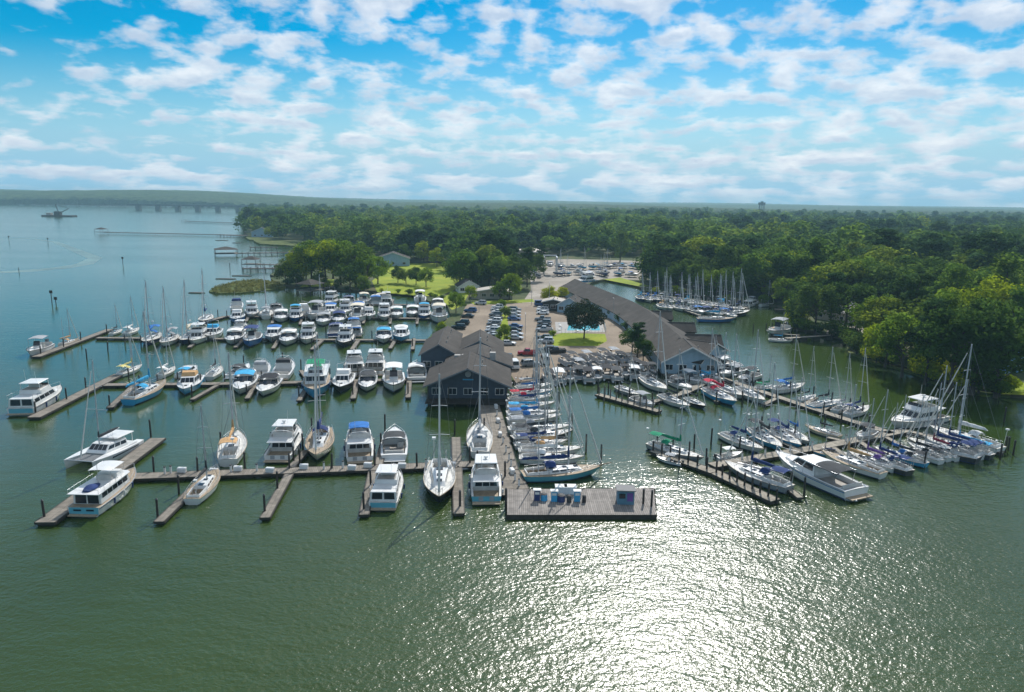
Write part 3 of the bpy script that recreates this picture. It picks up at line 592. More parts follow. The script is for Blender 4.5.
def boat(row, kind, s, b, hull='white', canvas=None, desc=None, k=1.0, mh=1.0, drop=(), z=0.0, group=None, lmin=5.0, lmax=17.5):
    """A boat whose stern and bow were surveyed at s and b."""
    S, Bw = ground(*s, 0.4 + z), ground(*b, 0.9 + z); v = Bw - S; v.z = 0; L = min(lmax, max(lmin, v.length)) * k
    if kind == 'flybridge_cruiser' and not desc and KR.random() < .75: kind = KR.choice(['cabin_cruiser', 'bridge_cruiser', 'bridge_cruiser'])
    if kind == 'flybridge_yacht' and not desc and L < 12 and KR.random() < .45: kind = 'bridge_cruiser'; canvas = canvas or KR.choice(['white', 'navy', 'grey'])
    if canvas and not desc and 'left walkway' in row and KR.random() < .42: canvas = KR.choice(['white', 'grey', 'white', 'charcoal', 'cream'])
    if row.split()[0] in ('second', 'third', 'fourth', 'farthest') and kind not in ('runabout',) and not desc: L *= .86
    src, L0 = PROTO[kind]
    f = L / L0; mid = (S + Bw) / 2; sw = {}
    if hull != 'white': sw['hull'] = hullm(hull)
    if canvas:
        for c in CANVAS: sw[c] = clothm(canvas)
    o = copy_tree(src, None, drop, sw); o.name = kind
    o.location = (mid.x, mid.y, z); o.rotation_euler = (random.uniform(-.012, .012), random.uniform(-.006, .006), math.atan2(v.y, v.x)); 
    wf = min(1.2, max(1.0, 10.0 / L)) ** 0.4 if kind not in ('dinghy', 'pontoon_boat') else 1
    hz = .88 if 'cruiser' in kind or 'yacht' in kind else 1.0
    o.scale = (f, f * wf, f * wf * hz)
    if mh != 1.0:
        for ch in o.children:
            if ch.name.split('.')[0] in ('mast', 'rigging', 'furled_jib'): ch.scale.z = mh
    d = desc or f"{CN.get(hull, hull)} {NOUN[kind]}" + (f" with {CN.get(canvas, canvas)} {CW[kind]}" if canvas and kind in CW else '')
    o['category'] = 'sailboat' if ('sloop' in kind or kind in ('ketch', 'catamaran')) else ('dinghy' if kind == 'dinghy' else 'motorboat')
    o['group'] = group or 'boats moored ' + row
    in_row(o, row, d, (s[0] + b[0]) / 2); BOATS.append((o, L)); return o

# ------------------------------------------------------------------ water
def water_material():
    m = bpy.data.materials.new('river_water'); m.use_nodes = True; nt = m.node_tree; N, K = nt.nodes, nt.links
    b = N['Principled BSDF']; b.inputs['IOR'].default_value = 1.42
    tc = N.new('ShaderNodeTexCoord')
    def noise(scale, detail, stretch=(1, 1, 1), rot=0.0, rough=0.55):
        mp = N.new('ShaderNodeMapping'); mp.inputs['Scale'].default_value = stretch; mp.inputs['Rotation'].default_value = (0, 0, rot); K.new(tc.outputs['Object'], mp.inputs[0])
        t = N.new('ShaderNodeTexNoise'); t.inputs['Scale'].default_value = scale; t.inputs['Detail'].default_value = detail; t.inputs['Roughness'].default_value = rough
        K.new(mp.outputs[0], t.inputs['Vector']); return t.outputs[0]
    r = N.new('ShaderNodeValToRGB'); e = r.color_ramp.elements
    e[0].position, e[0].color = 0.35, (.027, .052, .007, 1); e[1].position, e[1].color = 0.68, (.036, .066, .010, 1)
    K.new(noise(0.02, 3), r.inputs[0]); K.new(r.outputs[0], b.inputs['Base Color'])
    def mad(a, k, c=None):
        q = N.new('ShaderNodeMath'); q.operation = 'MULTIPLY_ADD'; K.new(a, q.inputs[0]); q.inputs[1].default_value = k
        if c is None: q.inputs[2].default_value = 0
        else: K.new(c, q.inputs[2])
        return q.outputs[0]
    h = mad(noise(1.7, 2.5, (0.85, 1.15, 1), R(24), 0.6), 0.24)
    h = mad(noise(0.33, 2.0, (0.6, 1.2, 1), R(-12)), 0.40, h)
    gust = N.new('ShaderNodeMapRange'); K.new(noise(0.012, 2.0, (0.5, 1.4, 1)), gust.inputs[0]); gust.inputs[1].default_value = 0.35; gust.inputs[2].default_value = 0.65; gust.inputs[3].default_value = 0.6; gust.inputs[4].default_value = 1.15
    mu = N.new('ShaderNodeMath'); mu.operation = 'MULTIPLY'; K.new(h, mu.inputs[0]); 
    sp = N.new('ShaderNodeSeparateXYZ'); K.new(tc.outputs['Object'], sp.inputs[0])      # open water to the south, sheltered inside the basins
    sh = N.new('ShaderNodeMapRange'); sh.interpolation_type = 'SMOOTHSTEP'; K.new(sp.outputs[1], sh.inputs[0]); sh.inputs[1].default_value = 78; sh.inputs[2].default_value = 135; sh.inputs[3].default_value = 1.0; sh.inputs[4].default_value = 0.26
    ms = N.new('ShaderNodeMath'); ms.operation = 'MULTIPLY'; K.new(gust.outputs[0], ms.inputs[0]); K.new(sh.outputs[0], ms.inputs[1]); K.new(ms.outputs[0], mu.inputs[1])
    ro = N.new('ShaderNodeMapRange'); K.new(sh.outputs[0], ro.inputs[0]); ro.inputs[1].default_value = 0.2; ro.inputs[3].default_value = 0.10; ro.inputs[4].default_value = 0.25; K.new(ro.outputs[0], b.inputs['Roughness'])
    io = N.new('ShaderNodeMapRange'); K.new(sh.outputs[0], io.inputs[0]); io.inputs[1].default_value = 0.26; io.inputs[3].default_value = 1.68; io.inputs[4].default_value = 1.42; K.new(io.outputs[0], b.inputs['IOR'])
    bp = N.new('ShaderNodeBump'); bp.inputs['Strength'].default_value = 1.0; bp.inputs['Distance'].default_value = 0.62
    K.new(mu.outputs[0], bp.inputs['Height']); K.new(bp.outputs[0], b.inputs['Normal']); return m
M_WATER = water_material()
tag(MB().add([(-9000, -60, 0), (14000, -60, 0), (14000, 16000, 0), (-9000, 16000, 0)], [(0, 1, 2, 3)]).build('water', M_WATER), kind='structure')

# ------------------------------------------------------------------ land
M_SOIL = ramp_mat('bank_soil', [(.3, (.035, .055, .02)), (.5, (.06, .085, .025)), (.7, (.11, .10, .05))], 0.06, 8, 0.95, 0.9, [(.3, (.7, .7, .7)), (.7, (1.2, 1.2, 1.1))], 0.2)
M_LAWN = ramp_mat('mown_lawn', [(.3, (.17, .24, .006)), (.55, (.25, .31, .008)), (.75, (.33, .34, .02))], 0.09, 6, 0.9, 1.5, [(.3, (.8, .8, .8)), (.7, (1.15, 1.15, 1.0))], 0.05)
M_MARSH = ramp_mat('marsh_grass', [(.3, (.05, .08, .015)), (.55, (.11, .14, .03)), (.75, (.20, .19, .07))], 0.22, 8, 0.95, 1.4, [(.3, (.6, .6, .6)), (.7, (1.2, 1.2, 1.2))], 0.3)
M_ASPH = ramp_mat('worn_asphalt', [(.3, (.21, .165, .12)), (.55, (.285, .225, .165)), (.75, (.345, .28, .21))], 0.07, 8, 0.9, 1.2, [(.3, (.85, .85, .85)), (.7, (1.1, 1.1, 1.1))])
M_GRAVEL = ramp_mat('yard_gravel', [(.3, (.26, .23, .19)), (.55, (.36, .32, .27)), (.75, (.45, .41, .36))], 0.08, 8, 0.95, 1.6, [(.3, (.8, .8, .8)), (.7, (1.15, 1.15, 1.15))])
M_CONC = mat('concrete', (.36, .35, .33), 0.85, 0, 0.2, 0.6)
from mathutils.geometry import tessellate_polygon
def sheet(name, pts, z, m, skirt=None, mside=None, kind='structure', link=True):
    pts = [Vector((p[0], p[1], z)) for p in pts]; b = MB(); b.add(pts, [t for t in tessellate_polygon([pts])])
    if skirt is not None:
        n = len(pts)
        for i in range(n):
            a, c = pts[i], pts[(i + 1) % n]; b.add([(a.x, a.y, skirt), (c.x, c.y, skirt), (c.x, c.y, z), (a.x, a.y, z)], [(0, 1, 2, 3)], False, 1)
    return tag(b.build(name, [m, mside or m]), kind=kind)
def wob(pts, step=7.0, amp=1.2):
    """Breaks a surveyed shoreline into an uneven bank."""
    rr = random.Random(3); out = []
    for a, c in zip(pts[:-1], pts[1:]):
        d = (c - a); n = max(1, int(d.length / step)) if d.length < 400 else 1
        for i in range(n): out.append(a + d * (i / n) + (Vector((rr.uniform(-amp, amp), rr.uniform(-amp, amp), 0)) if n > 1 and i else Vector((0, 0, 0))))
    out.append(pts[-1]); return out
ZL = 0.9
west = wob(G([(300, 209.5), (262, 211.5), (243, 216), (243, 226), (247, 237), (261, 243), (294, 247), (293, 257), (279, 264), (270, 276), (281, 287), (301, 288), (342, 291), (378, 293), (423, 297), (428, 303), (447, 307)]), 9, 2.0)
quay = G([(451, 318), (441, 327), (433, 339), (428, 350), (428, 384), (509, 384), (516, 384), (560, 376), (592, 373), (650, 369), (660, 374), (697, 376), (724, 361), (700, 352)])
slipw = G([(664, 336), (648, 323), (630, 313), (602, 299), (585, 289), (592, 284), (600, 282), (608, 281)])
east = wob(G([(642, 289), (645, 293), (690, 296), (710, 298), (738, 303), (746, 306), (776, 307), (793, 312), (794, 330), (823, 336), (848, 341), (851, 352.6), (873, 362), (912, 372), (934, 383), (970, 391), (1006, 397), (1060, 402), (1300, 400)]), 7, 1.6)
LAND = west + quay + slipw + east + [Vector((900, 250, 0)), Vector((12000, 3000, 0)), Vector((12000, 12000, 0)), Vector((-300, 12000, 0)), Vector((-720, 4000, 0))]
LAND2 = [(p.x, p.y) for p in LAND]
tag(sheet('land', LAND, ZL, M_SOIL, -0.8, mat('muddy_bank', (.10, .085, .05), .95, 0, .3, .4)), kind='structure')
far_shore = [Vector((-9000, 2150, 0)), Vector((-3000, 2420, 0)), Vector((-1753, 2536, 0)), Vector((-937, 2650, 0)), Vector((-500, 2800, 0)), Vector((-300, 9000, 0)), Vector((-9000, 9000, 0))]
tag(sheet('far_shore', far_shore, 1.2, M_SOIL, -0.8), kind='structure')
marsh = wob(G([(209, 292), (222, 286), (240, 282), (258, 281), (276, 283), (287, 287), (281, 290), (262, 291.5), (240, 294), (215, 294.5), (209, 292)]), 3, 0.9)
sheet('marsh_island', marsh, 0.45, M_MARSH, -0.5)
sheet('marsh_bank', wob(G([(245, 236), (262, 239), (298, 243), (296, 247), (261, 245), (247, 239), (245, 236)]), 6, 2.0), 1.0, M_MARSH, -0.5)
sheet('marsh_bank', wob(G([(845, 340), (856, 350), (880, 359.5), (915, 369.5), (937, 380), (972, 388), (1010, 394.5), (1010, 398), (968, 392.5), (932, 384), (910, 373.5), (872, 363.5), (848, 354), (845, 340)]), 5, 0.7), 0.5, M_MARSH, -0.5)
parking = G([(451, 343), (466, 305), (476, 303), (528, 303), (545, 303), (560, 297), (590, 298), (618, 312), (638, 335), (646, 352), (655, 368), (592, 372), (560, 375), (516, 383), (508, 370)], ZL)
yardp = G([(522, 303), (531, 290), (530, 276), (528, 262), (560, 259), (648, 261), (657, 266), (652, 274), (640, 280), (604, 278.5), (588, 283), (570, 290), (556, 298), (546, 303)], ZL)
sheet('parking_lot', parking, ZL + .008, M_ASPH); sheet('boat_yard_ground', yardp, ZL + .012, M_GRAVEL)
LAWNS = [G([(377, 292), (372, 281), (385, 270), (395, 264), (437, 263), (462, 268), (470, 276), (458, 288), (440, 296), (420, 296)], ZL), G([(300, 287), (310, 280), (334, 279), (334, 287)], ZL), G([(553, 346), (551, 336), (562, 333), (605, 334), (607, 341), (598, 346)], ZL),
         G([(642, 287), (604, 279.5), (620, 277.5), (650, 286)], ZL), G([(1000, 394), (1005, 384), (1060, 380), (1080, 398)], ZL), G([(470, 302), (533, 299), (534, 302), (495, 304), (475, 305)], ZL), G([(499, 341), (501, 306), (507, 306), (509, 341)], ZL), G([(440, 298), (455, 292), (470, 292), (462, 306), (452, 310)], ZL)]
for i, l in enumerate(LAWNS): sheet('lawn', l, ZL + .02, M_LAWN)
sheet('dirt_beach', G([(830, 322), (858, 325), (872, 331), (850, 337), (826, 334)], ZL), ZL + .016, M_GRAVEL)
def inside(x, y, poly):
    r = False; n = len(poly); j = n - 1
    for i in range(n):
        xi, yi = poly[i][0], poly[i][1]; xj, yj = poly[j][0], poly[j][1]
        if (yi > y) != (yj > y) and x < (xj - xi) * (y - yi) / (yj - yi) + xi: r = not r
        j = i
    return r
CLEAR = [[(p.x, p.y) for p in q] for q in [parking, yardp] + LAWNS]

# ------------------------------------------------------------------ docks
def plank_mat(name, col, w=0.9):
    m = bpy.data.materials.new(name); m.use_nodes = True; nt = m.node_tree; N, K = nt.nodes, nt.links; b = N['Principled BSDF']; b.inputs['Roughness'].default_value = 0.9
    tc = N.new('ShaderNodeTexCoord'); br = N.new('ShaderNodeTexBrick'); mp = N.new('ShaderNodeMapping'); mp.inputs['Rotation'].default_value = (0, 0, R(90)); K.new(tc.outputs['Object'], mp.inputs[0]); K.new(mp.outputs[0], br.inputs['Vector'])
    br.inputs['Scale'].default_value = 1.0; br.inputs['Brick Width'].default_value = 4.0; br.inputs['Row Height'].default_value = 0.28; br.inputs['Mortar Size'].default_value = 0.02; br.offset = 0.0
    br.inputs['Color1'].default_value = (*[c * .82 for c in col], 1); br.inputs['Color2'].default_value = (*[c * 1.15 for c in col], 1); br.inputs['Mortar'].default_value = (*[c * .3 for c in col], 1)
    no = N.new('ShaderNodeTexNoise'); no.inputs['Scale'].default_value = w; no.inputs['Detail'].default_value = 6; K.new(tc.outputs['Object'], no.inputs['Vector'])
    mr = N.new('ShaderNodeMapRange'); K.new(no.outputs[0], mr.inputs[0]); mr.inputs[1].default_value = .3; mr.inputs[2].default_value = .7; mr.inputs[3].default_value = .7; mr.inputs[4].default_value = 1.2
    hs = N.new('ShaderNodeHueSaturation'); K.new(br.outputs[0], hs.inputs['Color']); K.new(mr.outputs[0], hs.inputs['Value']); K.new(hs.outputs[0], b.inputs['Base Color']); return m
M_PLANK = plank_mat('weathered_planks', (.25, .22, .18)); M_PLANK2 = plank_mat('pale_planks', (.36, .32, .255)); M_PLANK3 = plank_mat('grey_planks', (.27, .245, .22))
M_FASC = mat('dark_wet_timber', (.045, .038, .03), .8, 0, .25); M_PILE = mat('creosote_timber', (.045, .037, .032), .85, 0, .3, 1.0); M_PILE2 = mat('grey_timber', (.16, .14, .12), .85, 0, .25, 1.0)
M_PED = mat('pedestal_white', (.7, .7, .68), .5)
def plank_slab(a, c, w, z, name, root, m):
    d = Vector(c) - Vector(a); d.z = 0; L = d.length; b = MB()
    b.box(0, L, -w / 2, w / 2, z - .38, z - .10, 1); b.box(-.06, L + .06, -w / 2 - .06, -w / 2 + .08, z - .30, z + .02, 1); b.box(-.06, L + .06, w / 2 - .08, w / 2 + .06, z - .30, z + .02, 1)
    b.box(-.05, L + .05, -w / 2 + .082, w / 2 - .082, z - .098, z, 0)
    for k in range(int(L / 5) + 1): b.box(k * 5 + .3, min(L, k * 5 + 2.6), -w / 2 + .15, w / 2 - .15, -.25, z - .385, 1)
    o = b.build(name, [m, M_FASC], root); o.location = Vector((a[0], a[1], 0)) - root.location; o.rotation_euler = (0, 0, math.atan2(d.y, d.x)); return o
def dock(name, label, pts, w, fingers=(), fw=1.3, m=None, z=0.62, group='docks of the marina', peds=0):
    m = m or M_PLANK; P = G(pts, z); r = empty(name, (P[0].x, P[0].y, 0)); tag(r, label, 'dock', group)
    for a, c in zip(P[:-1], P[1:]): plank_slab(a, c, w, z, 'walkway', r, m)
    for i, f in enumerate(fingers):
        a, c = G(f[:2], z); plank_slab(a, c, f[2] if len(f) > 2 else fw, z - .03, 'finger_pier', r, m)
    return r
PILE = MB().tube([(0, 0, -1.5), (0, 0, 2.9)], 0.17, 8, 0.15).tube([(0, 0, 2.9), (0, 0, 3.12)], 0.19, 8, 0.03, m=1).build('mooring_piling', [M_PILE, mat('piling_cap', (.06, .06, .065), .5)], link=False)
def piling(p, row, h=1.0, m=None):
    o = PILE.copy(); COL.objects.link(o); o.location = (p[0], p[1], 0); o.scale = (1, 1, h * random.uniform(.93, 1.07)); o.rotation_euler = (random.uniform(-.02, .02), random.uniform(-.02, .02), 0)
    if m: o.material_slots[0].link = 'OBJECT'; o.material_slots[0].material = m
    o['category'] = 'piling'; o['group'] = 'mooring pilings ' + row; o['label'] = 'dark timber mooring piling standing in the water ' + row
def pilings(l, row, h=1.0, m=None):
    for q in l: piling(ground(*q), row, h, m)
def pile_line(a, c, n, row, h=0.8, m=None, off=0.0):
    A, B = ground(*a), ground(*c); d = B - A; nn = Vector((-d.y, d.x, 0)).normalized() * off
    for i in range(n): piling(A + d * ((i + .5 * 0) / max(1, n - 1)) + nn, row, h, m)

# ------------------------------------------------------------------ buildings
M_ROOF = ramp_mat('dark_shingles', [(.3, (.046, .041, .037)), (.55, (.066, .059, .053)), (.75, (.092, .083, .074))], 0.25, 8, 0.9, 3.0, [(.3, (.75, .75, .75)), (.7, (1.2, 1.2, 1.2))], 0.04)
M_SIDE = mat('blue_grey_siding', (.30, .43, .52), .7, 0, .12, .8); M_NAVY = mat('navy_siding', (.05, .068, .095), .7, 0, .15, .8); M_TRIM = mat('white_trim', (.68, .68, .66), .5, 0, .05)
M_ROOFL = mat('pale_roof', (.42, .38, .33), .8, 0, .15, .4); M_BRICK = mat('tan_wall', (.38, .33, .27), .85, 0, .15, .6)
def gable(parent, cx, cy, w, d, z0, eave, ridge, rz=0.0, ov=0.6, wall=None, roof=None, porch=0.0, wins=True, nb=3):
    """A gabled block: ridge runs along its local y; the gable wall faces -y. Parts are parented to the building."""
    wall = wall or M_NAVY; roof = roof or M_ROOF; a = w / 2; M = Matrix.Translation((cx, cy, 0)) @ Matrix.Rotation(rz, 4, 'Z')
    def put(o): o.matrix_local = Matrix.Translation(-parent.location) @ M; return o
    b = MB(); b.add([(-a, 0, z0), (a, 0, z0), (a, 0, eave), (0, 0, ridge - .1), (-a, 0, eave)], [(0, 1, 2, 3, 4)]); b.add([(-a, d, z0), (a, d, z0), (a, d, eave), (0, d, ridge - .1), (-a, d, eave)], [(4, 3, 2, 1, 0)])
    b.add([(-a, 0, z0), (-a, d, z0), (-a, d, eave), (-a, 0, eave)], [(3, 2, 1, 0)][::1]); b.add([(a, 0, z0), (a, d, z0), (a, d, eave), (a, 0, eave)], [(0, 1, 2, 3)])
    wl = put(b.build('wall', wall, parent)); s = (ridge - eave) / a; e = eave - ov * s; y0, y1 = -ov - porch, d + ov; t = .18
    r = MB()
    for q in (-1, 1):
        r.add([(q * (a + ov), y0, e), (q * (a + ov), y1, e), (0, y1, ridge), (0, y0, ridge), (q * (a + ov), y0, e + t), (q * (a + ov), y1, e + t), (0, y1, ridge + t), (0, y0, ridge + t)], [(0, 1, 2, 3), (7, 6, 5, 4), (0, 4, 5, 1), (3, 2, 6, 7), (0, 3, 7, 4), (1, 5, 6, 2)])
    ro = put(r.build('roof', roof, parent))
    tr = MB()
    for q in (-1, 1): tr.add([(q * (a + ov), y0 - .05, e - .12), (q * (a + ov), y0 - .05, e + t + .02), (0, y0 - .05, ridge + t + .02), (0, y0 - .05, ridge - .12)], [(0, 1, 2, 3)]); 
    MB().box(-.14, .14, y0, y1, ridge + t - .03, ridge + t + .06).build('ridge_cap', mat('ridge_tiles', (.035, .035, .036), .9), ro)
    for k in range(2 if d > 10 else 1): MB().tube([(a * .35, y1 * (.3 + .3 * k), ridge - a * .35 * s), (a * .35, y1 * (.3 + .3 * k), ridge - a * .35 * s + .75)], .13, 7).build('vent_pipe', M_CONC, ro)
    tr.build('barge_board', M_TRIM if wall is not M_NAVY else mat('grey_trim', (.13, .15, .17), .6), ro, link=True)
    if wins:
        for i in range(nb):
            x = -a + w * (i + .5) / nb; wd = min(1.7, w / nb * .65)
            f = put(MB().box(x - wd / 2 - .1, x + wd / 2 + .1, -.06, .02, z0 + .9, z0 + 2.35).build('window', M_TRIM, parent))
            MB().box(x - wd / 2, x - .04, -.09, -.03, z0 + 1.0, z0 + 2.25).box(x + .04, x + wd / 2, -.09, -.03, z0 + 1.0, z0 + 2.25).build('pane', M_GLASS, f)
        for sx in (-1, 1):
            for k in range(max(1, int(d / 4))):
                y = d * (k + .5) / max(1, int(d / 4)); x = sx * a
                f = put(MB().box(x - .06, x + .06, y - .8, y + .8, z0 + .9, z0 + 2.2).build('window', M_TRIM, parent))
                MB().box(x - .09, x + .09, y - .7, y + .7, z0 + 1.0, z0 + 2.1).build('pane', M_GLASS, f)
    return wl, ro

# ------------------------------------------------------------------ trees and shrubs
LEAF = dict(mid=leaf_mat('leaf_mid', [(.075, .145, .014), (.105, .19, .018), (.14, .22, .02)], .58), dark=leaf_mat('leaf_dark', [(.036, .082, .016), (.052, .105, .02), (.07, .12, .022)], .5), bright=leaf_mat('leaf_bright', [(.17, .25, .010), (.22, .29, .010), (.27, .31, .016)], .48),
            pine=leaf_mat('leaf_pine', [(.030, .068, .026), (.042, .088, .028), (.056, .098, .03)], .42), wood=leaf_mat('leaf_wood', [(.048, .10, .018), (.072, .145, .02), (.105, .18, .022), (.055, .105, .022), (.16, .22, .02)], .5), magnolia=leaf_mat('leaf_magnolia', [(.035, .05, .025), (.042, .06, .03)], .15), marsh=leaf_mat('leaf_marsh', [(.10, .13, .03), (.15, .16, .05)], .4))
M_BARK = mat('bark', (.075, .06, .048), .9, 0, .3, 2.0)
def leaf_cloud(clumps, per, size, seed, flat=1.0):
    """Many leaf-spray faces spread over the surface and inside of the clumps. clumps: (x, y, z, r)"""
    g = np.random.default_rng(seed); V = []
    for x, y, z, r in clumps:
        n = max(6, int(per)); d = g.normal(size=(n, 3)); d /= np.linalg.norm(d, axis=1)[:, None]; rad = r * g.uniform(.45, 1.08, n) ** .6
        c = np.array([x, y, z]) + d * rad[:, None] * np.array([1, 1, .8 * flat])
        nr = d * .9 + g.normal(size=(n, 3)) * .55 + np.array([0, 0, .25]); nr /= np.linalg.norm(nr, axis=1)[:, None]
        t = np.cross(nr, g.normal(size=(n, 3))); t /= np.linalg.norm(t, axis=1)[:, None]; b = np.cross(nr, t); s = (size * g.uniform(.6, 1.35, n))[:, None]
        V.append(np.stack([c - t * s, c - b * s * .62 + nr * s * .12, c + t * s, c + b * s * .62 + nr * s * .12], 1).reshape(-1, 3))
    V = np.concatenate(V); return V
def quads(name, V, m, parent=None, link=False):
    me = bpy.data.meshes.new(name); n = len(V) // 4; me.vertices.add(len(V)); me.vertices.foreach_set('co', V.astype(np.float32).ravel()); me.loops.add(4 * n); me.loops.foreach_set('vertex_index', np.arange(4 * n, dtype=np.int32))
    me.polygons.add(n); me.polygons.foreach_set('loop_start', np.arange(0, 4 * n, 4, dtype=np.int32)); me.update(calc_edges=True); me.materials.append(m); me.validate()
    o = bpy.data.objects.new(name, me)
    if link: COL.objects.link(o)
    if parent: o.parent = parent
    return o
def clump_set(kind, seed):
    g = random.Random(seed); c = []; limbs = []
    if kind == 'broad':
        wx, wy = g.uniform(.30, .40), g.uniform(.30, .40)
        for i in range(34):
            a = g.uniform(0, 6.28); u = g.uniform(-.85, 1); s = math.sqrt(max(0, 1 - abs(u) ** (2 if u > 0 else 4))); k = g.uniform(.55, 1.0)
            c.append((wx * s * k * math.cos(a), wy * s * k * math.sin(a), .55 + .35 * u * k, g.uniform(.085, .165)))
    elif kind == 'tall':
        for i in range(28):
            t = i / 27; a = g.uniform(0, 6.28); w = .24 * math.sin(math.pi * min(1, .15 + .95 * t)) ** .7 + .03; k = g.uniform(.3, 1)
            c.append((w * k * math.cos(a), w * k * math.sin(a), .22 + .72 * t, g.uniform(.075, .13)))
    elif kind == 'pine':
        for i in range(24):
            t = g.uniform(0, 1); a = g.uniform(0, 6.28); w = .25 * (1 - t * .75) + .02; k = g.uniform(.35, 1)
            x, y, z = w * k * math.cos(a), w * k * math.sin(a), .42 + .54 * t + .03 * k; c.append((x, y, z, g.uniform(.06, .11))); limbs.append((x, y, z))
    elif kind == 'dome':
        for i in range(46):
            a = i * 2.4; u = -.85 + 1.85 * i / 45; s = math.sqrt(max(0, 1 - u * u)); k = g.uniform(.6, 1.0)
            c.append((.5 * s * k * math.cos(a), .5 * s * k * math.sin(a), .58 + .33 * u * k, g.uniform(.09, .15)))
    elif kind == 'cone':
        for i in range(30):
            t = (i / 29) ** .8; a = i * 2.4; w = .36 * (1 - t) ** .75 + .02; k = g.uniform(.5, 1)
            c.append((w * k * math.cos(a), w * k * math.sin(a), .16 + .8 * t, .15 * (1 - t * .6)))
    elif kind == 'shrub':
        for i in range(11):
            a = g.uniform(0, 6.28); k = g.uniform(0, .45); c.append((k * math.cos(a), k * math.sin(a), g.uniform(.3, .75), g.uniform(.2, .32)))
    return c, limbs
TREES = {}
def tree_proto(key, kind, leaf, per, size, seed, name):
    r = empty(name, link=False); c, limbs = clump_set(kind, seed); rr = random.Random(seed)
    if kind != 'shrub':
        b = MB(); top = .9 if kind in ('pine', 'cone') else .62; b.tube([(0, 0, -.05), (.004, .003, .06), (.012, -.008, top * .55), (0.0, .01, top)], .026 if kind != 'pine' else .018, 7, .006)
        for x, y, z, q in c[::2]:
            z0 = max(.12, z - .16 if kind != 'pine' else z - .02); b.tube([(0.005, 0, z0 * .9), (x * .55, y * .55, z0 + (z - z0) * .5), (x * .95, y * .95, z)], .009, 4, .003)
        b.build('trunk', M_BARK, r, link=False)
    else: MB().tube([(0, 0, -.05), (.02, 0, .3), (.05, .02, .55)], .04, 5, .02).build('stem', M_BARK, r, link=False)
    quads('crown', leaf_cloud(c, per, size, seed, .55 if kind == 'pine' else 1.0), LEAF[leaf], r); TREES[key] = r; return r
for i in range(3):
    tree_proto(f'broad{i}', 'broad', 'mid', 120, .021, 20 + i, 'broadleaf_tree'); tree_proto(f'bright{i}', 'broad', 'bright', 120, .021, 30 + i, 'broadleaf_tree'); tree_proto(f'dark{i}', 'broad', 'dark', 120, .021, 40 + i, 'broadleaf_tree')
    tree_proto(f'wood{i}', 'broad', 'wood', 110, .022, 25 + i, 'broadleaf_tree'); tree_proto(f'tall{i}', 'tall', 'wood', 110, .019, 50 + i, 'slender_tree'); tree_proto(f'pine{i}', 'pine', 'pine', 120, .019, 60 + i, 'pine_tree')
    tree_proto(f'shrub{i}', 'shrub', ('mid', 'bright', 'dark')[i], 90, .055, 80 + i, 'shrub')
tree_proto('magnolia', 'dome', 'magnolia', 190, .021, 90, 'magnolia_tree')
def tree(key, xy, h, label, group=None, w=1.0, z=ZL):
    o = copy_tree(TREES[key]); o.location = (xy[0], xy[1], z); o.scale = (h * w, h * w, h); o.rotation_euler = (0, 0, random.uniform(0, 6.28)); tag(o, label, 'shrub' if 'shrub' in key else 'tree', group); return o

# ------------------------------------------------------------------ cars
M_TYRE = mat('tyre', (.02, .02, .02), .8)
CARS = {}
def car_proto(key, name, L, W, H, cab, hood=.95, bed=False, m=None):
    r = empty(name, link=False); b = MB(); a = W / 2; secs = []
    prof = [(-L / 2, .45, .85), (-L / 2 + .1, .32, hood), (-L * .3, .28, hood + .02), (L * .25, .28, hood), (L / 2 - .25, .32, hood - .12), (L / 2, .45, hood - .28)]
    for x, z0, z1 in prof:
        k = .94 if abs(x) > L * .45 else 1; secs.append([(x, -a * k, z0), (x, -a * k, (z0 + z1) / 2), (x, -a * k * .95, z1), (x, a * k * .95, z1), (x, a * k, (z0 + z1) / 2), (x, a * k, z0)])
    b.loft(secs, closed=True, cap0=True, cap1=True, smooth=False)
    x0, x1, rf, rb = cab; p = [(x0, -a * .93, hood - .03), (x1, -a * .93, hood - .03), (x1, a * .93, hood - .03), (x0, a * .93, hood - .03), (x0 + rb, -a * .78, H), (x1 - rf, -a * .78, H), (x1 - rf, a * .78, H), (x0 + rb, a * .78, H)]
    b.hexa(p)
    if bed: b.box(-L / 2 + .1, x0, -a * .95, -a * .85, hood, hood + .25).box(-L / 2 + .1, x0, a * .85, a * .95, hood, hood + .25)
    b.build('body', m or hullm('white'), r, bevel=.05, link=False)
    MB().panes((p[1], p[2], p[6], p[5]), 1, (.06, .94), (.1, .92)).build('windscreen', M_GLASS, r, link=False); MB().panes((p[3], p[0], p[4], p[7]), 1, (.08, .92), (.15, .9)).build('rear_window', M_GLASS, r, link=False)
    for q in ((p[0], p[1], p[5], p[4]), (p[2], p[3], p[7], p[6])): MB().panes(q, 2, (.08, .92), (.15, .88)).build('side_window', M_GLASS, r, link=False)
    for x in (-L * .3, L * .31):
        for s in (-1, 1): MB().tube([(x, s * (a - .22), .33), (x, s * (a + .02), .33)], .33, 10).build('wheel', M_TYRE, r, link=False)
    for s in (-1, 1): MB().box(L / 2 - .06, L / 2 + .02, s * a * .7 - .17, s * a * .7 + .17, hood - .42, hood - .26).build('headlight', mat('lamp_glass', (.7, .7, .7), .2), r, link=False)
    CARS[key] = r
car_proto('sedan', 'parked_car', 4.7, 1.85, 1.45, (-1.75, 1.05, .75, .55)); car_proto('suv', 'parked_suv', 4.8, 1.95, 1.8, (-2.2, .95, .6, .25), 1.08); car_proto('pickup', 'pickup_truck', 5.6, 2.0, 1.85, (-.7, 1.3, .6, .15), 1.1, True); car_proto('van', 'parked_van', 5.4, 2.05, 2.3, (-2.6, 1.9, .8, .1), 1.15)
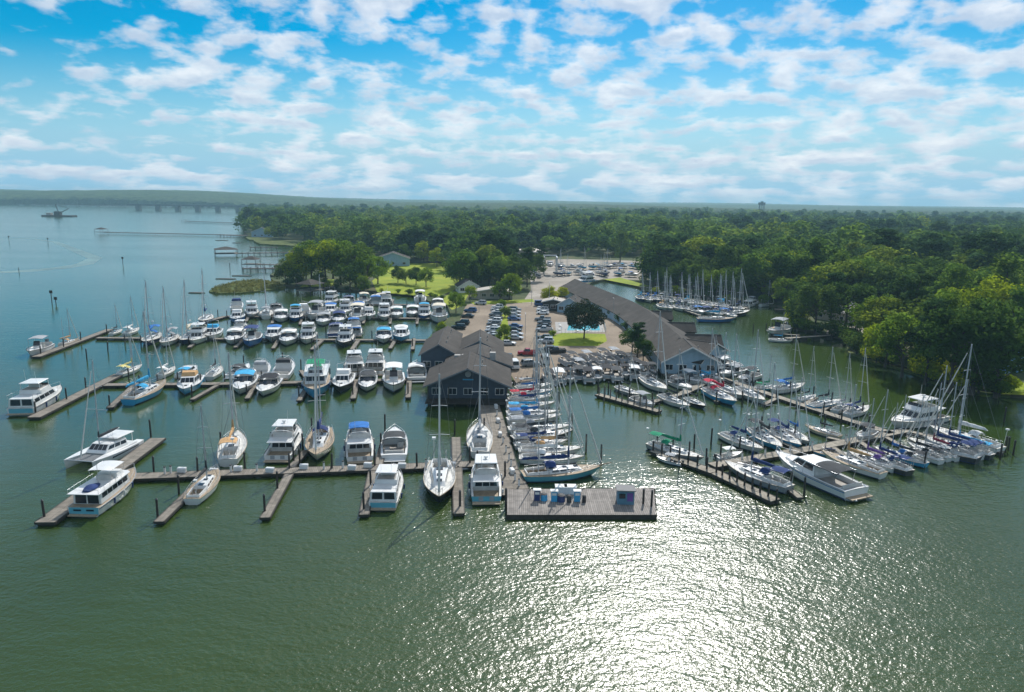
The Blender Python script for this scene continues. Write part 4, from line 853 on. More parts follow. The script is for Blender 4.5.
PAINT = dict(white=(.75, .75, .74), silver=(.48, .49, .5), grey=(.18, .19, .2), black=(.015, .016, .018), blue=(.03, .08, .22), red=(.35, .02, .03), tan=(.36, .30, .22))
def car(kind, px, rz, paint, label_row, desc=None, z=ZL + .01):
    p = ground(*px, z); o = copy_tree(CARS[kind], None, (), {'body': mat('car_paint_' + paint, PAINT[paint], .25, .2 if paint in ('silver', 'grey') else 0, .04)}); o.location = p; o.rotation_euler = (0, 0, rz)
    o['category'] = 'van' if kind == 'van' else ('pickup' if kind == 'pickup' else 'car'); o['group'] = 'vehicles ' + label_row
    in_row(o, label_row, desc or f"{paint} {dict(sedan='sedan', suv='sport utility car', pickup='pickup truck', van='van')[kind]}", -p.y); return o

# ------------------------------------------------------------------ clubhouse on piles, and what stands round the car park
def clubhouse():
    base = Vector((-9.0, 146.5, 0)); r = empty('clubhouse', base); tag(r, 'dark navy clubhouse with grey shingled gables built over the water', 'building')
    rz = R(1.5)
    gable(r, -9.0, 147.0, 16.4, 12.5, 1.0, 4.6, 8.1, rz, .9, None, None, 2.6, nb=5)
    gable(r, -17.6, 172.0, 8.6, 19, 1.0, 5.0, 7.4, rz, .6, nb=3); gable(r, -18.0, 193.0, 7.6, 11, 1.0, 4.2, 6.2, rz, .5, nb=2)
    gable(r, -7.6, 163.0, 15.0, 12, 1.0, 4.4, 7.0, rz, .5, nb=3); gable(r, -8.2, 178.0, 11.5, 15, 1.0, 4.4, 7.2, rz, .6, nb=3)
    o = lambda b, n, m: setattr(b.build(n, m, r), 'location', -base)
    b = MB().box(-17.6, -.4, 143.6, 147.0, .75, .95); o(b, 'veranda_deck', M_FASC)
    b = MB()
    for i in range(9): b.tube([(-17.2 + i * 2.05, 143.9, .9), (-17.2 + i * 2.05, 143.9, 1.95)], .06, 5)
    b.tube([(-17.3, 143.9, 1.95), (-.7, 143.9, 1.95)], .06, 5).tube([(-17.3, 143.9, 1.45), (-.7, 143.9, 1.45)], .04, 5); o(b, 'veranda_rail', M_FASC)
    for x in (-17.0, -12.8, -5.0, -.9): o(MB().tube([(x, 144.2, .9), (x, 144.4, 4.3)], .12, 6), 'veranda_post', M_FASC)
    for i in range(7): o(MB().tube([(-17 + i * 2.7, 145, -1), (-17 + i * 2.7, 145, .8)], .18, 6), 'foundation_pile', M_PILE)
    o(MB().box(-10.1, -7.9, 146.82, 146.93, 5.05, 5.3), 'sign_board', hullm('sky')); s = MB().tube([(-9.0, 146.95, 6.3), (-9.0, 146.78, 6.3)], .62, 16); o(s, 'round_emblem', hullm('grey'))
    for x, y, z in ((-13.0, 161.5, 6.6), (-11.4, 161.8, 6.6), (-5.0, 162.5, 7.1)): o(MB().box(x, x + 1.3, y, y + 1.3, z - 1.2, z + .5), 'rooftop_fan', M_CONC)
    o(MB().box(-14.5, -9.4, 166.5, 170.6, 3.0, 3.2), 'flat_roof', M_ROOFL)
clubhouse()

def boathouse():
    path = [(322, 21.0), (307, 24.0), (292, 27.3), (278, 30), (265, 32.6), (252, 35), (240, 36.3), (225, 37), (207, 37.2), (190, 37.0), (174.5, 36.6)]
    base = Vector((43, 175, 0)); r = empty('boathouse', base); tag(r, 'long curved covered boat shed with dark shingled roof beside the creek', 'boathouse')
    W, RG, EV = 13.6, 7.6, 3.9; P = []
    for i, (y, x) in enumerate(path):
        a, c = path[max(0, i - 1)], path[min(len(path) - 1, i + 1)]; t = Vector((c[1] - a[1], c[0] - a[0], 0)).normalized(); P.append((Vector((x, y, 0)), Vector((-t.y, t.x, 0)))) 
    secs = []; wl = []; wr = []
    for p, n in P:
        e = n
        secs.append([p - e * .5 + Vector((0, 0, EV)), p + e * W * .25 + Vector((0, 0, (EV + RG) / 2 + .1)), p + e * W * .48 + Vector((0, 0, RG)), p + e * W * .75 + Vector((0, 0, (EV + RG) / 2 + .05)), p + e * (W + .5) + Vector((0, 0, EV - .1))])
        wl.append(p); wr.append(p + e * W)
    off = lambda L: [[q - base for q in s] for s in L]
    S = off(secs); low = [[q - Vector((0, 0, .25)) for q in s] for s in S]
    b = MB(); b.loft(S, smooth=False); b.loft(low[::-1], smooth=False)
    for a, c in zip(S[:-1], S[1:]):
        for j in (0, 4): d = Vector((0, 0, .25)); b.add([a[j], c[j], c[j] - d, a[j] - d], [(0, 1, 2, 3)])
    for s in (S[0], S[-1]): b.add(list(s) + [q - Vector((0, 0, .25)) for q in reversed(s)], [tuple(range(10))])
    b.build('roof', M_ROOF, r)
    w = MB()
    for i in range(len(wl) - 1):
        for q in (wl,): w.add([(q[i] - base) + Vector((0, 0, .5)), (q[i + 1] - base) + Vector((0, 0, .5)), (q[i + 1] - base) + Vector((0, 0, EV)), (q[i] - base) + Vector((0, 0, EV))], [(0, 1, 2, 3)])
    w.build('wall', M_SIDE, r)
    for i in range(len(wr)):
        for q in (wr,): o = MB().tube([(q[i] - base) + Vector((0, 0, -1)), (q[i] - base) + Vector((0, 0, EV - .1))], .18, 6).build('roof_post', M_PILE, r)
    # the head building: a gabled front and a wider wing towards the creek, with hipped slips beyond
    gable(r, 43.0, 172.2, 13.2, 9, .95, 4.4, 7.9, R(-2), .7, M_SIDE, None, 1.4, nb=4)
    gable(r, 50.4, 178.9, 18.0, 9, .95, 4.0, 7.3, R(53), .6, M_SIDE, None, .3, nb=6)
    for y, xx, w in ((198, 55.6, 6.5), (218, 53.2, 6.5), (241, 51.2, 6.5)):
        gable(r, xx + 1.5, y, w, 9, 2.9, 3.8, 5.9, R(88), .4, M_FASC, None, 0, wins=False)
        for s in (-1, 1): o = MB().tube([(xx + 1.0, y + s * w * .45, -1), (xx + 1.0, y + s * w * .45, 3.8)], .16, 6).build('roof_post', M_PILE, r); o.location = -base
    o = MB().box(36.8, 50.0, 169.2, 172.0, .62, .93).build('front_deck', M_PLANK, r); o.location = -base
    for i in range(6): o = MB().tube([(37 + i * 2.5, 169.3, -1), (37 + i * 2.5, 169.3, 2.0)], .14, 6).build('deck_post', M_PILE, r); o.location = -base
boathouse()
def house_at(name, label, px, w, d, eave, ridge, rz, wall, roof, nb=3, cat='house', z=ZL):
    p = ground(*px, z); r = empty(name, (p.x, p.y, 0)); tag(r, label, cat, 'houses and sheds ashore'); gable(r, p.x, p.y, w, d, z, z + eave, z + ridge, rz, .5, wall, roof, 0, nb=nb); return r
house_at('pool_house', 'small blue pool house with grey gable roof behind the swimming pool', (569, 313), 9, 9, 3.0, 5.6, R(-18), M_SIDE, M_ROOF)
house_at('snack_pavilion', 'pale-roofed open pavilion next to the blue pool house', (553, 311), 8, 7, 3.4, 4.4, R(-8), M_FASC, M_ROOFL)
house_at('office_shed', 'long low shed with pale roof beside the parking entrance trees', (492, 299), 17, 9, 2.8, 4.2, R(2), M_BRICK, M_ROOFL, 5)
house_at('cottage', 'white cottage with grey roof under trees at the lawn edge', (469, 293), 9, 9, 3.0, 5.5, R(14), M_TRIM, M_ROOF)
house_at('work_shop', 'tall tan boatyard workshop with pale flat-pitched roof', (523, 266), 20, 22, 8.5, 9.8, R(-14), M_BRICK, M_ROOFL, 4)
house_at('blue_house', 'blue waterfront house among trees on the right bank', (1021, 372), 13, 11, 5.2, 8.0, R(25), mat('sky_siding', (.14, .32, .5), .7), M_ROOF)
house_at('brown_house', 'tan-roofed house hidden in trees above the creek pier', (856, 322), 12, 12, 3.5, 6.8, R(35), M_BRICK, M_ROOFL)
house_at('grey_house', 'grey house with dark roof in the woods past the creek', (795, 270), 18, 12, 4, 8.5, R(30), M_BRICK, M_ROOF)
house_at('wide_house', 'wide house with light brown roof in the woods past the creek', (765, 268), 20, 12, 4, 8.0, R(-10), M_TRIM, M_ROOFL)
house_at('pale_house', 'pale low house beyond the boats at the creek head', (711, 263), 18, 12, 4, 7.5, R(5), M_SIDE, M_ROOF)
house_at('lawn_house', 'blue-grey house with dark roof behind the lawn by left shore trees', (393, 266), 20, 12, 4.5, 8.0, R(8), M_SIDE, M_ROOF)
house_at('shore_house', 'house with grey roof on the far shore point', (262, 237), 20, 14, 5, 9.5, R(10), M_SIDE, M_ROOF)
for q, l in (((700, 270), 'first long storage shed behind the creek trees'), ((668, 262), 'second storage shed at the back of the boatyard')): house_at('storage_shed', 'pale-roofed ' + l, q, 22, 10, 3.5, 5.0, R(12), M_TRIM, M_ROOFL, 4, 'shed')
# swimming pool
pool = empty('swimming_pool', ground(580, 327, ZL)); tag(pool, 'turquoise swimming pool with white paved deck behind the magnolia', 'pool')
pc = G([(555, 322), (602, 322), (605, 332), (556, 333)], ZL); pb = Vector(pool.location); b = MB(); b.add([p - pb + Vector((0, 0, .03)) for p in pc], [(3, 2, 1, 0)][:1]); b.build('deck', mat('pool_deck', (.30, .29, .27), .8), pool)
pc = G([(569, 324.5), (599, 324.5), (600, 330.5), (567, 330.5)], ZL); b = MB(); b.add([p - pb + Vector((0, 0, .05)) for p in pc], [(3, 2, 1, 0)]); b.build('pool_water', mat('pool_water', (.02, .42, .50), .1, 0, .1), pool)
f = MB(); fc = G([(554, 333.5), (606, 332.5), (603, 321)], ZL)
for a, c in zip(fc[:-1], fc[1:]):
    n = 14
    for i in range(n + 1): q = a.lerp(c, i / n) - pb; f.tube([q, q + Vector((0, 0, 1.4))], .04, 4)
    for h in (.15, 1.35): f.tube([a - pb + Vector((0, 0, h)), c - pb + Vector((0, 0, h))], .03, 4)
f.build('fence', M_TRIM, pool)
for i, (x, y) in enumerate(((560, 326), (560, 330), (577, 331.5), (588, 331.5), (596, 323.4))):
    p = ground(x, y, ZL + .05); o = empty('sun_lounger', p, random.uniform(0, 6)); tag(o, f'white sun lounger beside the swimming pool, {ORD[i]} from left', 'lounger', 'pool loungers')
    MB().box(-.9, .35, -.32, .32, .28, .36).build('seat', M_TRIM, o); MB().hexa([(.35, -.32, .28), (.95, -.32, .7), (.95, .32, .7), (.35, .32, .28), (.35, -.32, .36), (.9, -.32, .78), (.9, .32, .78), (.35, .32, .36)]).build('backrest', M_TRIM, o)

# ------------------------------------------------------------------ docks
dock('floating_dock', 'front grey plank walkway of the left basin with five fingers', [(132, 476), (330, 469), (492, 463)], 2.5, [((159, 521), (207, 474)), ((265, 517), (290, 472)), ((290, 468), (306, 450), 1.2), ((364, 514), (373, 470)), ((459, 513), (456, 437), 1.5), ((378, 466), (384, 443))])
dock('floating_dock', 'grey plank end dock beside the big trawler and catamaran', [(45, 522), (158, 438)], 2.6)
dock('floating_dock', 'second grey walkway of the left basin with fingers', [(105, 384.5), (260, 383), (427, 378.5)], 2.3, [((110, 407), (134, 385)), ((192, 399), (222, 382), 1.0), ((247, 398), (257, 382), 1.0), ((299, 400), (310, 382), 1.0), ((301, 370), (309, 381), 1.0), ((353, 398), (357, 381), 1.1), ((408, 397), (411, 363), 1.1)])
dock('floating_dock', 'grey plank end dock beside the white cruiser by open water', [(34, 417), (119, 374)], 2.4)
dock('floating_dock', 'third grey walkway of the left basin with fingers', [(97, 337.5), (270, 339), (431, 340)], 2.1, [((235, 347), (255, 330), 1.0), ((273, 348), (284, 331), 1.0), ((312, 349), (323, 339), 1.2), ((352, 349), (359, 339), 1.2), ((189, 347), (205, 333), 1.0), ((390, 348), (395, 340), 1.0), ((412.5, 349), (414, 338), 1.0)])
dock('floating_dock', 'grey plank end dock beside the small fishing boat far left', [(36, 356.5), (110, 329)], 2.2)
dock('floating_dock', 'fourth grey walkway of the left basin with fingers', [(203, 322), (226, 316), (448, 318.5)], 2.0, [((246, 321), (252, 309), .9), ((272, 323), (277, 308), .9), ((300, 324), (304, 308), .9), ((336, 323), (339, 318), .9), ((363, 323), (365, 318), .9), ((390, 323.5), (391, 311), .9), ((417, 323.5), (418, 311), .9)])
dock('floating_dock', 'farthest grey walkway of the left basin', [(342, 303.5), (447, 305)], 1.8, [((356, 308), (358, 298), .8), ((370, 308), (371, 298), .8), ((392, 309), (393, 299), .8), ((407, 309), (408, 304), .8)])
dock('main_pier', 'wide central plank pier running from the clubhouse to the fuel dock', [(488, 400), (505, 470), (517, 494)], 4.2)
def deck_poly(name, label, pts, z, m):
    P = G(pts, z); c = sum(P, Vector()) / len(P); c.z = 0; r = empty(name, c); tag(r, label, 'dock', 'docks of the marina'); Q = [p - c for p in P]
    sz = MB(); n = len(Q); sz.add([Vector((q.x, q.y, z - .7)) for q in Q] + [Vector((q.x, q.y, z + .02)) for q in Q], [(i, (i + 1) % n, n + (i + 1) % n, n + i) for i in range(n)] + [tuple(range(n))[::-1]]); sz.build('fascia', M_FASC, r)
    b = MB(); b.add([Vector((q.x * .985, q.y * .985, z)) for q in Q], [tuple(range(n))]); o = b.build('deck', m, r); return r
deck_poly('fuel_dock', 'broad pale plank fuel dock with pumps at the pier end', [(506, 515), (657, 515), (655, 488), (506, 489)], .66, M_PLANK3)
E1 = dock('timber_dock', 'short dark-piled dock head in the right basin near the seawall', [(598, 394), (659, 411)], 1.8, [((640, 405), (683, 393), 1.4)], m=M_PLANK2)
dock('timber_dock', 'upper pale walkway of the right basin', [(683, 393), (707, 381), (722, 378), (770, 394), (840, 417), (892, 433)], 2.0, [((740, 391), (716, 401), 1.0), ((778, 397), (764, 404), 1.0), ((820, 411), (834, 403), 1.0), ((803, 405), (816, 397), 1.0)], m=M_PLANK2)
dock('timber_dock', 'lower pale walkway of the right basin joining the upper one', [(712, 465), (770, 455), (818, 447), (905, 430)], 2.2, [((905, 430), (1003, 452), 1.4), ((846, 441), (828, 437), 1.0), ((800, 450), (781, 441), 1.0), ((832, 446), (848, 457), 1.0), ((860, 441), (880, 456), 1.0), ((885, 436), (905, 447), 1.0)], m=M_PLANK2)
dock('timber_dock', 'long dark-piled dock head facing the sun glitter', [(653, 450), (715, 472), (775, 500)], 2.0, [((800, 497), (784, 484), 1.0)], m=M_PLANK2)
dock('creek_pier', 'narrow plank pier reaching from the right bank into creek', [(786, 338), (850, 334), (874, 332.5)], 1.6, [((770, 333), (800, 335), 1.0)], z=1.3, m=M_PLANK2)
dock('creek_dock', 'long dock behind the rows of creek sailboats', [(640, 293), (690, 299), (748, 308)], 1.8, [((660, 302), (700, 315), 1.2), ((690, 300), (735, 313), 1.2), ((775, 309), (790, 309.5), 2.0)], z=.8, m=M_PLANK2)

# fuel dock furniture
def ficon(name, label, cat, px, parts, rz=0.0, z=.66, group=None):
    p = ground(*px, z); r = empty(name, p, rz); tag(r, label, cat, group)
    for n, mb, m, bv in parts: mb.build(n, m, r, bevel=bv)
    return r
ficon('fuel_kiosk', 'small blue-grey kiosk with flat roof on the fuel dock', 'kiosk', (625, 502), [('wall', MB().box(-1.15, 1.15, -.9, .9, 0, 2.0), mat('kiosk_blue', (.10, .22, .30), .6), 0), ('roof', MB().box(-1.35, 1.35, -1.1, 1.1, 2.0, 2.12), mat('kiosk_roof', (.2, .2, .2), .8), 0), ('window', MB().box(-.95, -.1, -.94, -.86, .9, 1.6), M_GLASS, 0), ('notice_panel', MB().box(.15, .95, -.94, -.86, .5, 1.7), hullm('purple'), 0), ('door', MB().box(1.12, 1.19, -.4, .4, 0, 1.8), M_W, 0)], R(-2))
for i, (x, y, c) in enumerate(((537, 500, 'navy'), (554, 501, 'sky'), (577, 501, 'sky'))):
    ficon('fuel_pump', f'{CN.get(c, c)} fuel pump standing on the fuel dock, {ORD[i]} from left', 'pump', (x, y), [('body', MB().box(-.42, .42, -.3, .3, 0, 1.5), hullm(c), .04), ('display', MB().box(-.3, .3, -.34, -.29, .95, 1.3), M_W, 0), ('canopy', MB().box(-.55, .55, -.42, .42, 1.5, 1.62), M_W, .02), ('hose', MB().tube([(.42, 0, 1.2), (.6, -.05, .6), (.5, -.1, .25), (.46, 0, .8)], .03, 5), M_DARK, 0)], group='fuel pumps')
for i, (x, y, w, c) in enumerate(((544, 500, .5, 'sky'), (561, 501, .6, 'navy'), (569, 502, .35, 'charcoal'), (584, 502, .3, 'black'))):
    ficon('dock_bin', f'{CN.get(c, c)} bin on the fuel dock, {ORD[i]} from left', 'bin', (x, y), [('body', MB().tube([(0, 0, 0), (0, 0, .9)], w, 10, w * .9), hullm(c), 0), ('lid', MB().tube([(0, 0, .9), (0, 0, 1.02)], w, 10, w * .5), M_DARK, 0)], group='dock bins')
for i, (x, y) in enumerate(((561, 493), (570, 493))):
    ficon('storage_box', f'big white storage box at back of fuel dock, {ORD[i]} from left', 'box', (x, y), [('body', MB().box(-.85, .85, -.6, .6, 0, 1.0), M_W, .05), ('lid', MB().box(-.9, .9, -.65, .65, 1.0, 1.15), M_W, .04)], group='white storage boxes')
for i, (x, y) in enumerate(((182, 472), (214, 473), (238, 470.5), (270, 472), (304, 468.5), (352, 469.5), (368, 467), (402, 467.5), (432, 465.5), (452, 466.5), (500, 436), (498, 422), (512, 473), (496, 408))):
    r = ficon('dock_box', '', 'box', (x, y), [('body', MB().box(-.62, .62, -.3, .3, 0, .55), M_W, .03), ('lid', MB().hexa([(-.66, -.34, .55), (.66, -.34, .55), (.66, .34, .55), (-.66, .34, .55), (-.6, -.2, .72), (.6, -.2, .72), (.6, .3, .72), (-.6, .3, .72)]), M_W, .02)], random.uniform(-.1, .1) + (R(-80) if x > 490 else 0), .62, 'white dock boxes'); in_row(r, 'on the front docks', 'white fibreglass dock box', x)
PED = []
def pedestals(row, l):
    for i, p in enumerate(l):
        r = ficon('power_pedestal', '', 'pedestal', p, [('body', MB().box(-.13, .13, -.1, .1, 0, 1.05), M_PED, .02), ('lamp_head', MB().box(-.15, .15, -.12, .12, 1.05, 1.2), M_DARK, .02)], z=.62, group='power pedestals ' + row)
        in_row(r, row, 'white power pedestal on the planks', p[0])
pedestals('along the front left walkway', [(165, 474), (171, 473), (231, 472), (257, 471), (324, 469), (343, 468), (426, 466)]); pedestals('along the central pier', [(503, 443), (511, 466), (509, 460), (500, 428), (497, 415), (515, 480), (519, 486), (506, 452)])
pedestals('along the lower right walkway', [(742, 459), (765, 455), (790, 451), (812, 448), (846, 441)])

# ------------------------------------------------------------------ pilings
pilings([(45, 521), (151, 437), (154, 474), (198, 475), (206, 466), (179, 494), (158, 520), (221, 449), (245, 471), (312, 434), (303, 450), (294, 464), (289.5, 472), (277.6, 492), (265, 515), (332, 472), (385, 431), (381, 449), (375, 469), (371, 489), (364, 513), (417, 470), (454.6, 435), (460, 510), (477, 470), (300, 466), (470, 466), (506, 508), (505, 480), (643, 508), (651, 511), (484, 434)], 'round the front left walkway', 1.0)
pilings([(36, 415), (67, 402), (86, 390), (110, 408), (140, 387), (158, 386), (192, 398), (201, 386), (247, 397), (225, 384), (262, 383), (299, 399), (307, 381), (313, 379), (301, 370), (353, 397), (358, 378), (367, 372), (385, 380), (408, 396), (411, 362), (129, 380), (178, 384), (330, 381), (283, 364), (244, 366)], 'round the second left walkway', .95)
pilings([(41, 356), (64, 349), (81, 342), (107, 334), (108, 352), (125, 344), (141, 345), (87, 360), (172, 343), (189, 346), (211, 341), (235, 346), (252, 332), (273, 347), (312, 348), (352, 348), (390, 347), (412.5, 348), (256, 338), (326, 335), (345, 338), (300, 339), (372, 340)], 'round the third left walkway', .95)
pilings([(227, 318), (246, 320), (218, 317), (272, 322), (300, 323), (336, 322), (363, 322), (390, 323), (417, 323), (252, 309), (277, 308), (304, 308), (391, 311), (418, 310), (356, 308), (371, 307), (392, 308), (407, 308), (347, 300), (432, 306)], 'round the two farthest left walkways', .9)
pile_line((599, 397), (659, 414), 11, 'on the short right dock head', .78, M_PILE2); pile_line((598, 391), (652, 405), 6, 'on the short right dock head', .9)
pile_line((653, 454), (716, 476), 8, 'on the sunlit dock head', .8); pile_line((722, 479), (776, 504), 8, 'on the sunlit dock head', .8); pile_line((657, 447), (706, 464), 4, 'on the sunlit dock head', .95)
pilings([(694, 449), (711, 444), (720, 460), (739, 452), (761, 430), (778, 427), (794, 440), (808, 445), (824, 430), (790, 490), (804, 496), (887, 462), (936, 426), (924, 468), (1013, 455), (1005, 452), (1000, 459), (862, 415), (868, 427), (841, 424), (823, 416), (796, 411), (776, 400), (742, 404), (716, 404), (667, 393), (689, 386), (1004, 422), (700, 380), (731, 379), (752, 385), (790, 393), (813, 399), (831, 406), (849, 412)], 'in the right basin', .95)
pilings([(572, 430), (586, 452), (601, 462), (569, 420), (604, 401), (559, 407), (540, 395)], 'off the bows of the pier sailboats', 1.05, M_PILE2)
pilings([(766, 331), (772, 330), (777, 331), (782, 329), (775, 327), (753, 332), (788, 326), (796, 338), (815, 337), (836, 335), (1008, 450)], 'round the creek pier', .85)
pile_line((521, 384), (556, 378), 7, 'against the seawall south of the car park', .6); pile_line((564, 377), (648, 372), 12, 'against the seawall south of the car park', .6)

# ------------------------------------------------------------------ boats: left basin
A = 'front left walkway'
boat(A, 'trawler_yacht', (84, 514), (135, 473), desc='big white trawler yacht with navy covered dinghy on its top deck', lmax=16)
boat(A, 'catamaran', (128, 443), (78, 465), canvas='navy')
boat(A, 'classic_sloop', (192, 503), (218, 470), desc='cream-decked sailing sloop with open cockpit at a finger pier', canvas='charcoal', mh=.95)
boat(A, 'sloop', (228, 465), (238, 434), canvas='tan', drop=('dodger',), desc='white sloop with brown canvas stern to walkway', mh=1.0)
boat(A, 'flybridge_yacht', (276, 462), (298, 427), desc='white flybridge yacht with radar arch and hard top', k=.88)
boat(A, 'ketch', (323, 433), (316, 460), hull='cream', canvas='navy', drop=('bowsprit',), desc='cream wooden ketch with navy covers bow to walkway')
boat(A, 'flybridge_cruiser', (360, 463), (359, 428), canvas='blue', drop=('aft_enclosure',), desc='white cruiser with blue-covered flybridge, stern to walkway', k=.86)
boat(A, 'express_cruiser', (394, 461), (395, 429), canvas='charcoal', desc='white express cruiser with dark cockpit cover', k=.88)
boat(A, 'sedan_yacht', (382, 510), (395, 468), desc='white two-deck motor yacht with shade-tinted teal stern alone on the water side', lmax=15.5, k=.88)
boat(A, 'open_sloop', (440, 466), (439, 503), hull='black', canvas='grey', desc='black-hulled sloop with pale deck beside a finger pier', mh=.95)
boat(A, 'flybridge_yacht', (486.5, 504), (485, 460), desc='white yacht with blue-lit stern beside the central pier', hull='teal', k=.88)  # white hull coloured teal to carry the blue shade on its stern
boat(A, 'dodger_sloop', (480, 457), (479, 426), canvas='grey', desc='white sloop with grey dodger beside the central pier', mh=1.05)
boat(A, 'dinghy', (464, 467), (471, 463), desc='small grey inflatable dinghy by the walkway end', lmin=3, lmax=3.6)
A = 'second left walkway'
boat(A, 'ketch', (128, 404), (166, 383), hull='sky', canvas='sky', desc='blue and white ketch with bright blue sail covers', mh=1.0, drop=('bowsprit',))
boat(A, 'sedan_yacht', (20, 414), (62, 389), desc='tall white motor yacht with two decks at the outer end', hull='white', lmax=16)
boat(A, 'sloop', (119, 376), (142, 365), canvas='yellow', desc='white sloop with yellow boom cover'); boat(A, 'sloop', (158, 378), (176, 366), canvas='turquoise'); boat(A, 'flybridge_cruiser', (179, 378), (197, 366), canvas='sky')
boat(A, 'flybridge_cruiser', (197, 376), (181, 397), canvas='tan', hull='sky'); boat(A, 'open_sloop', (208, 380), (222, 366), canvas='charcoal')
for s, b_, kd, cv, hl in (((230, 378), (250, 364), 'express_cruiser', 'charcoal', 'white'), ((250, 376), (237, 396), 'express_cruiser', 'sky', 'white'), ((257, 380), (266, 363), 'flybridge_cruiser', 'maroon', 'white'), ((275, 380), (260, 396), 'express_cruiser', 'black', 'white'), ((279, 380), (290, 361), 'flybridge_cruiser', 'grey', 'white'), ((319, 376), (313, 400), 'trawler_yacht', 'green', 'sky'),
                   ((347, 375), (339, 393), 'flybridge_cruiser', 'sky', 'black'), ((356, 378), (353, 358), 'flybridge_yacht', None, 'white'), ((374, 376), (378, 357), 'flybridge_yacht', None, 'white'), ((369, 377), (366, 391), 'express_cruiser', 'blue', 'white'), ((394, 377), (393.5, 391), 'runabout', 'charcoal', 'white'), ((417, 382), (417, 364), 'express_cruiser', 'navy', 'white'), ((313, 366), (322, 372), 'open_sloop', 'charcoal', 'white')):
    boat(A, kd, s, b_, canvas=cv, hull=hl, desc='blue trawler with dark green canopy and masts' if kd == 'trawler_yacht' else None)
A = 'third left walkway'
for s, b_, kd, cv, hl in (((47, 347), (29, 355), 'runabout', 'grey', 'white'), ((59, 346), (80, 338), 'ketch', 'tan', 'white'), ((110, 335), (123, 328.5), 'dodger_sloop', 'charcoal', 'white'), ((124, 335.5), (140, 327.5), 'sloop', 'tan', 'white'), ((160, 334), (141, 347), 'sloop', 'blue', 'navy'), ((176, 337), (161, 346), 'sloop', 'yellow', 'white'), ((199, 331), (176, 348), 'sloop', 'navy', 'navy'),
                   ((219, 328), (206, 343), 'flybridge_cruiser', 'sky', 'white'), ((205, 333), (190, 346), 'flybridge_yacht', None, 'white'), ((241, 332), (227, 347), 'express_cruiser', 'tan', 'white'), ((236, 334), (247, 325), 'flybridge_yacht', None, 'white'), ((255, 337.5), (249, 345.5), 'runabout', 'navy', 'blue'), ((279, 327.5), (267, 347.5), 'flybridge_cruiser', 'blue', 'white'), ((292, 334), (284, 347), 'express_cruiser', 'purple', 'white'), ((312, 330), (303, 348), 'flybridge_yacht', None, 'white'),
                   ((335, 337), (338, 325), 'express_cruiser', 'navy', 'navy'), ((348, 334), (342, 349), 'flybridge_yacht', None, 'black'), ((355, 338), (353, 324), 'flybridge_cruiser', 'blue', 'white'), ((384.5, 330), (383, 347), 'express_cruiser', 'sky', 'white'), ((401.5, 328), (401, 347), 'flybridge_cruiser', 'green', 'sky')): boat(A, kd, s, b_, canvas=cv, hull=hl)
A = 'fourth left walkway'
for s, b_, kd, cv, hl in (((209, 317), (202, 324), 'open_sloop', 'navy', 'navy'), ((236, 312), (238, 301), 'flybridge_cruiser', 'navy', 'white'), ((240, 314), (234, 324), 'flybridge_cruiser', 'navy', 'blue'), ((251, 307), (253, 322), 'flybridge_yacht', None, 'white'), ((266, 320), (267, 309), 'sloop', 'navy', 'white'), ((275, 314), (278, 306), 'express_cruiser', 'grey', 'white'), ((282, 314), (280, 323), 'express_cruiser', 'maroon', 'white'),
                   ((298, 311), (293, 325), 'flybridge_cruiser', 'sky', 'blue'), ((302, 319), (306, 305), 'flybridge_cruiser', 'charcoal', 'white'), ((320, 313), (311, 319.5), 'runabout', 'white', 'white'), ((332, 307), (329, 318), 'flybridge_cruiser', 'blue', 'white'), ((346, 305.5), (344, 319), 'flybridge_yacht', None, 'white'), ((325, 318), (322, 325.5), 'express_cruiser', 'sky', 'white'), ((340, 317), (338, 324), 'express_cruiser', 'navy', 'white'), ((359, 306.5), (358.6, 314), 'express_cruiser', 'blue', 'sky'),
                   ((360, 315.5), (355, 323), 'runabout', 'tan', 'white'), ((369, 309), (368.4, 324), 'flybridge_cruiser', 'blue', 'white'), ((384.6, 310.5), (384, 323), 'flybridge_yacht', None, 'white'), ((396.6, 308), (396.6, 323), 'express_cruiser', 'charcoal', 'white'), ((413, 309), (412, 319), 'express_cruiser', 'tan', 'white'), ((425, 308), (423.5, 324), 'flybridge_cruiser', 'sky', 'blue'), ((440, 315.5), (438, 322), 'runabout', 'navy', 'white')): boat(A, kd, s, b_, canvas=cv, hull=hl)
A = 'farthest left walkway'
for s, b_, kd, cv, hl in (((338, 299.5), (322, 306), 'flybridge_yacht', None, 'white'), ((348.6, 306.5), (349, 297.5), 'express_cruiser', 'navy', 'white'), ((363, 301), (366, 304.5), 'runabout', 'grey', 'white'), ((376, 308), (376, 295.5), 'flybridge_cruiser', 'blue', 'white'), ((386.5, 307.5), (386.5, 297.5), 'flybridge_yacht', None, 'white'), ((382, 304), (381, 295), 'express_cruiser', 'grey', 'white'), ((437.6, 308.5), (438.6, 301), 'express_cruiser', 'white', 'white'), ((420, 303), (420.5, 297), 'runabout', 'navy', 'white'), ((316, 309), (323, 303), 'sloop', 'blue', 'white')): boat(A, kd, s, b_, canvas=cv, hull=hl)
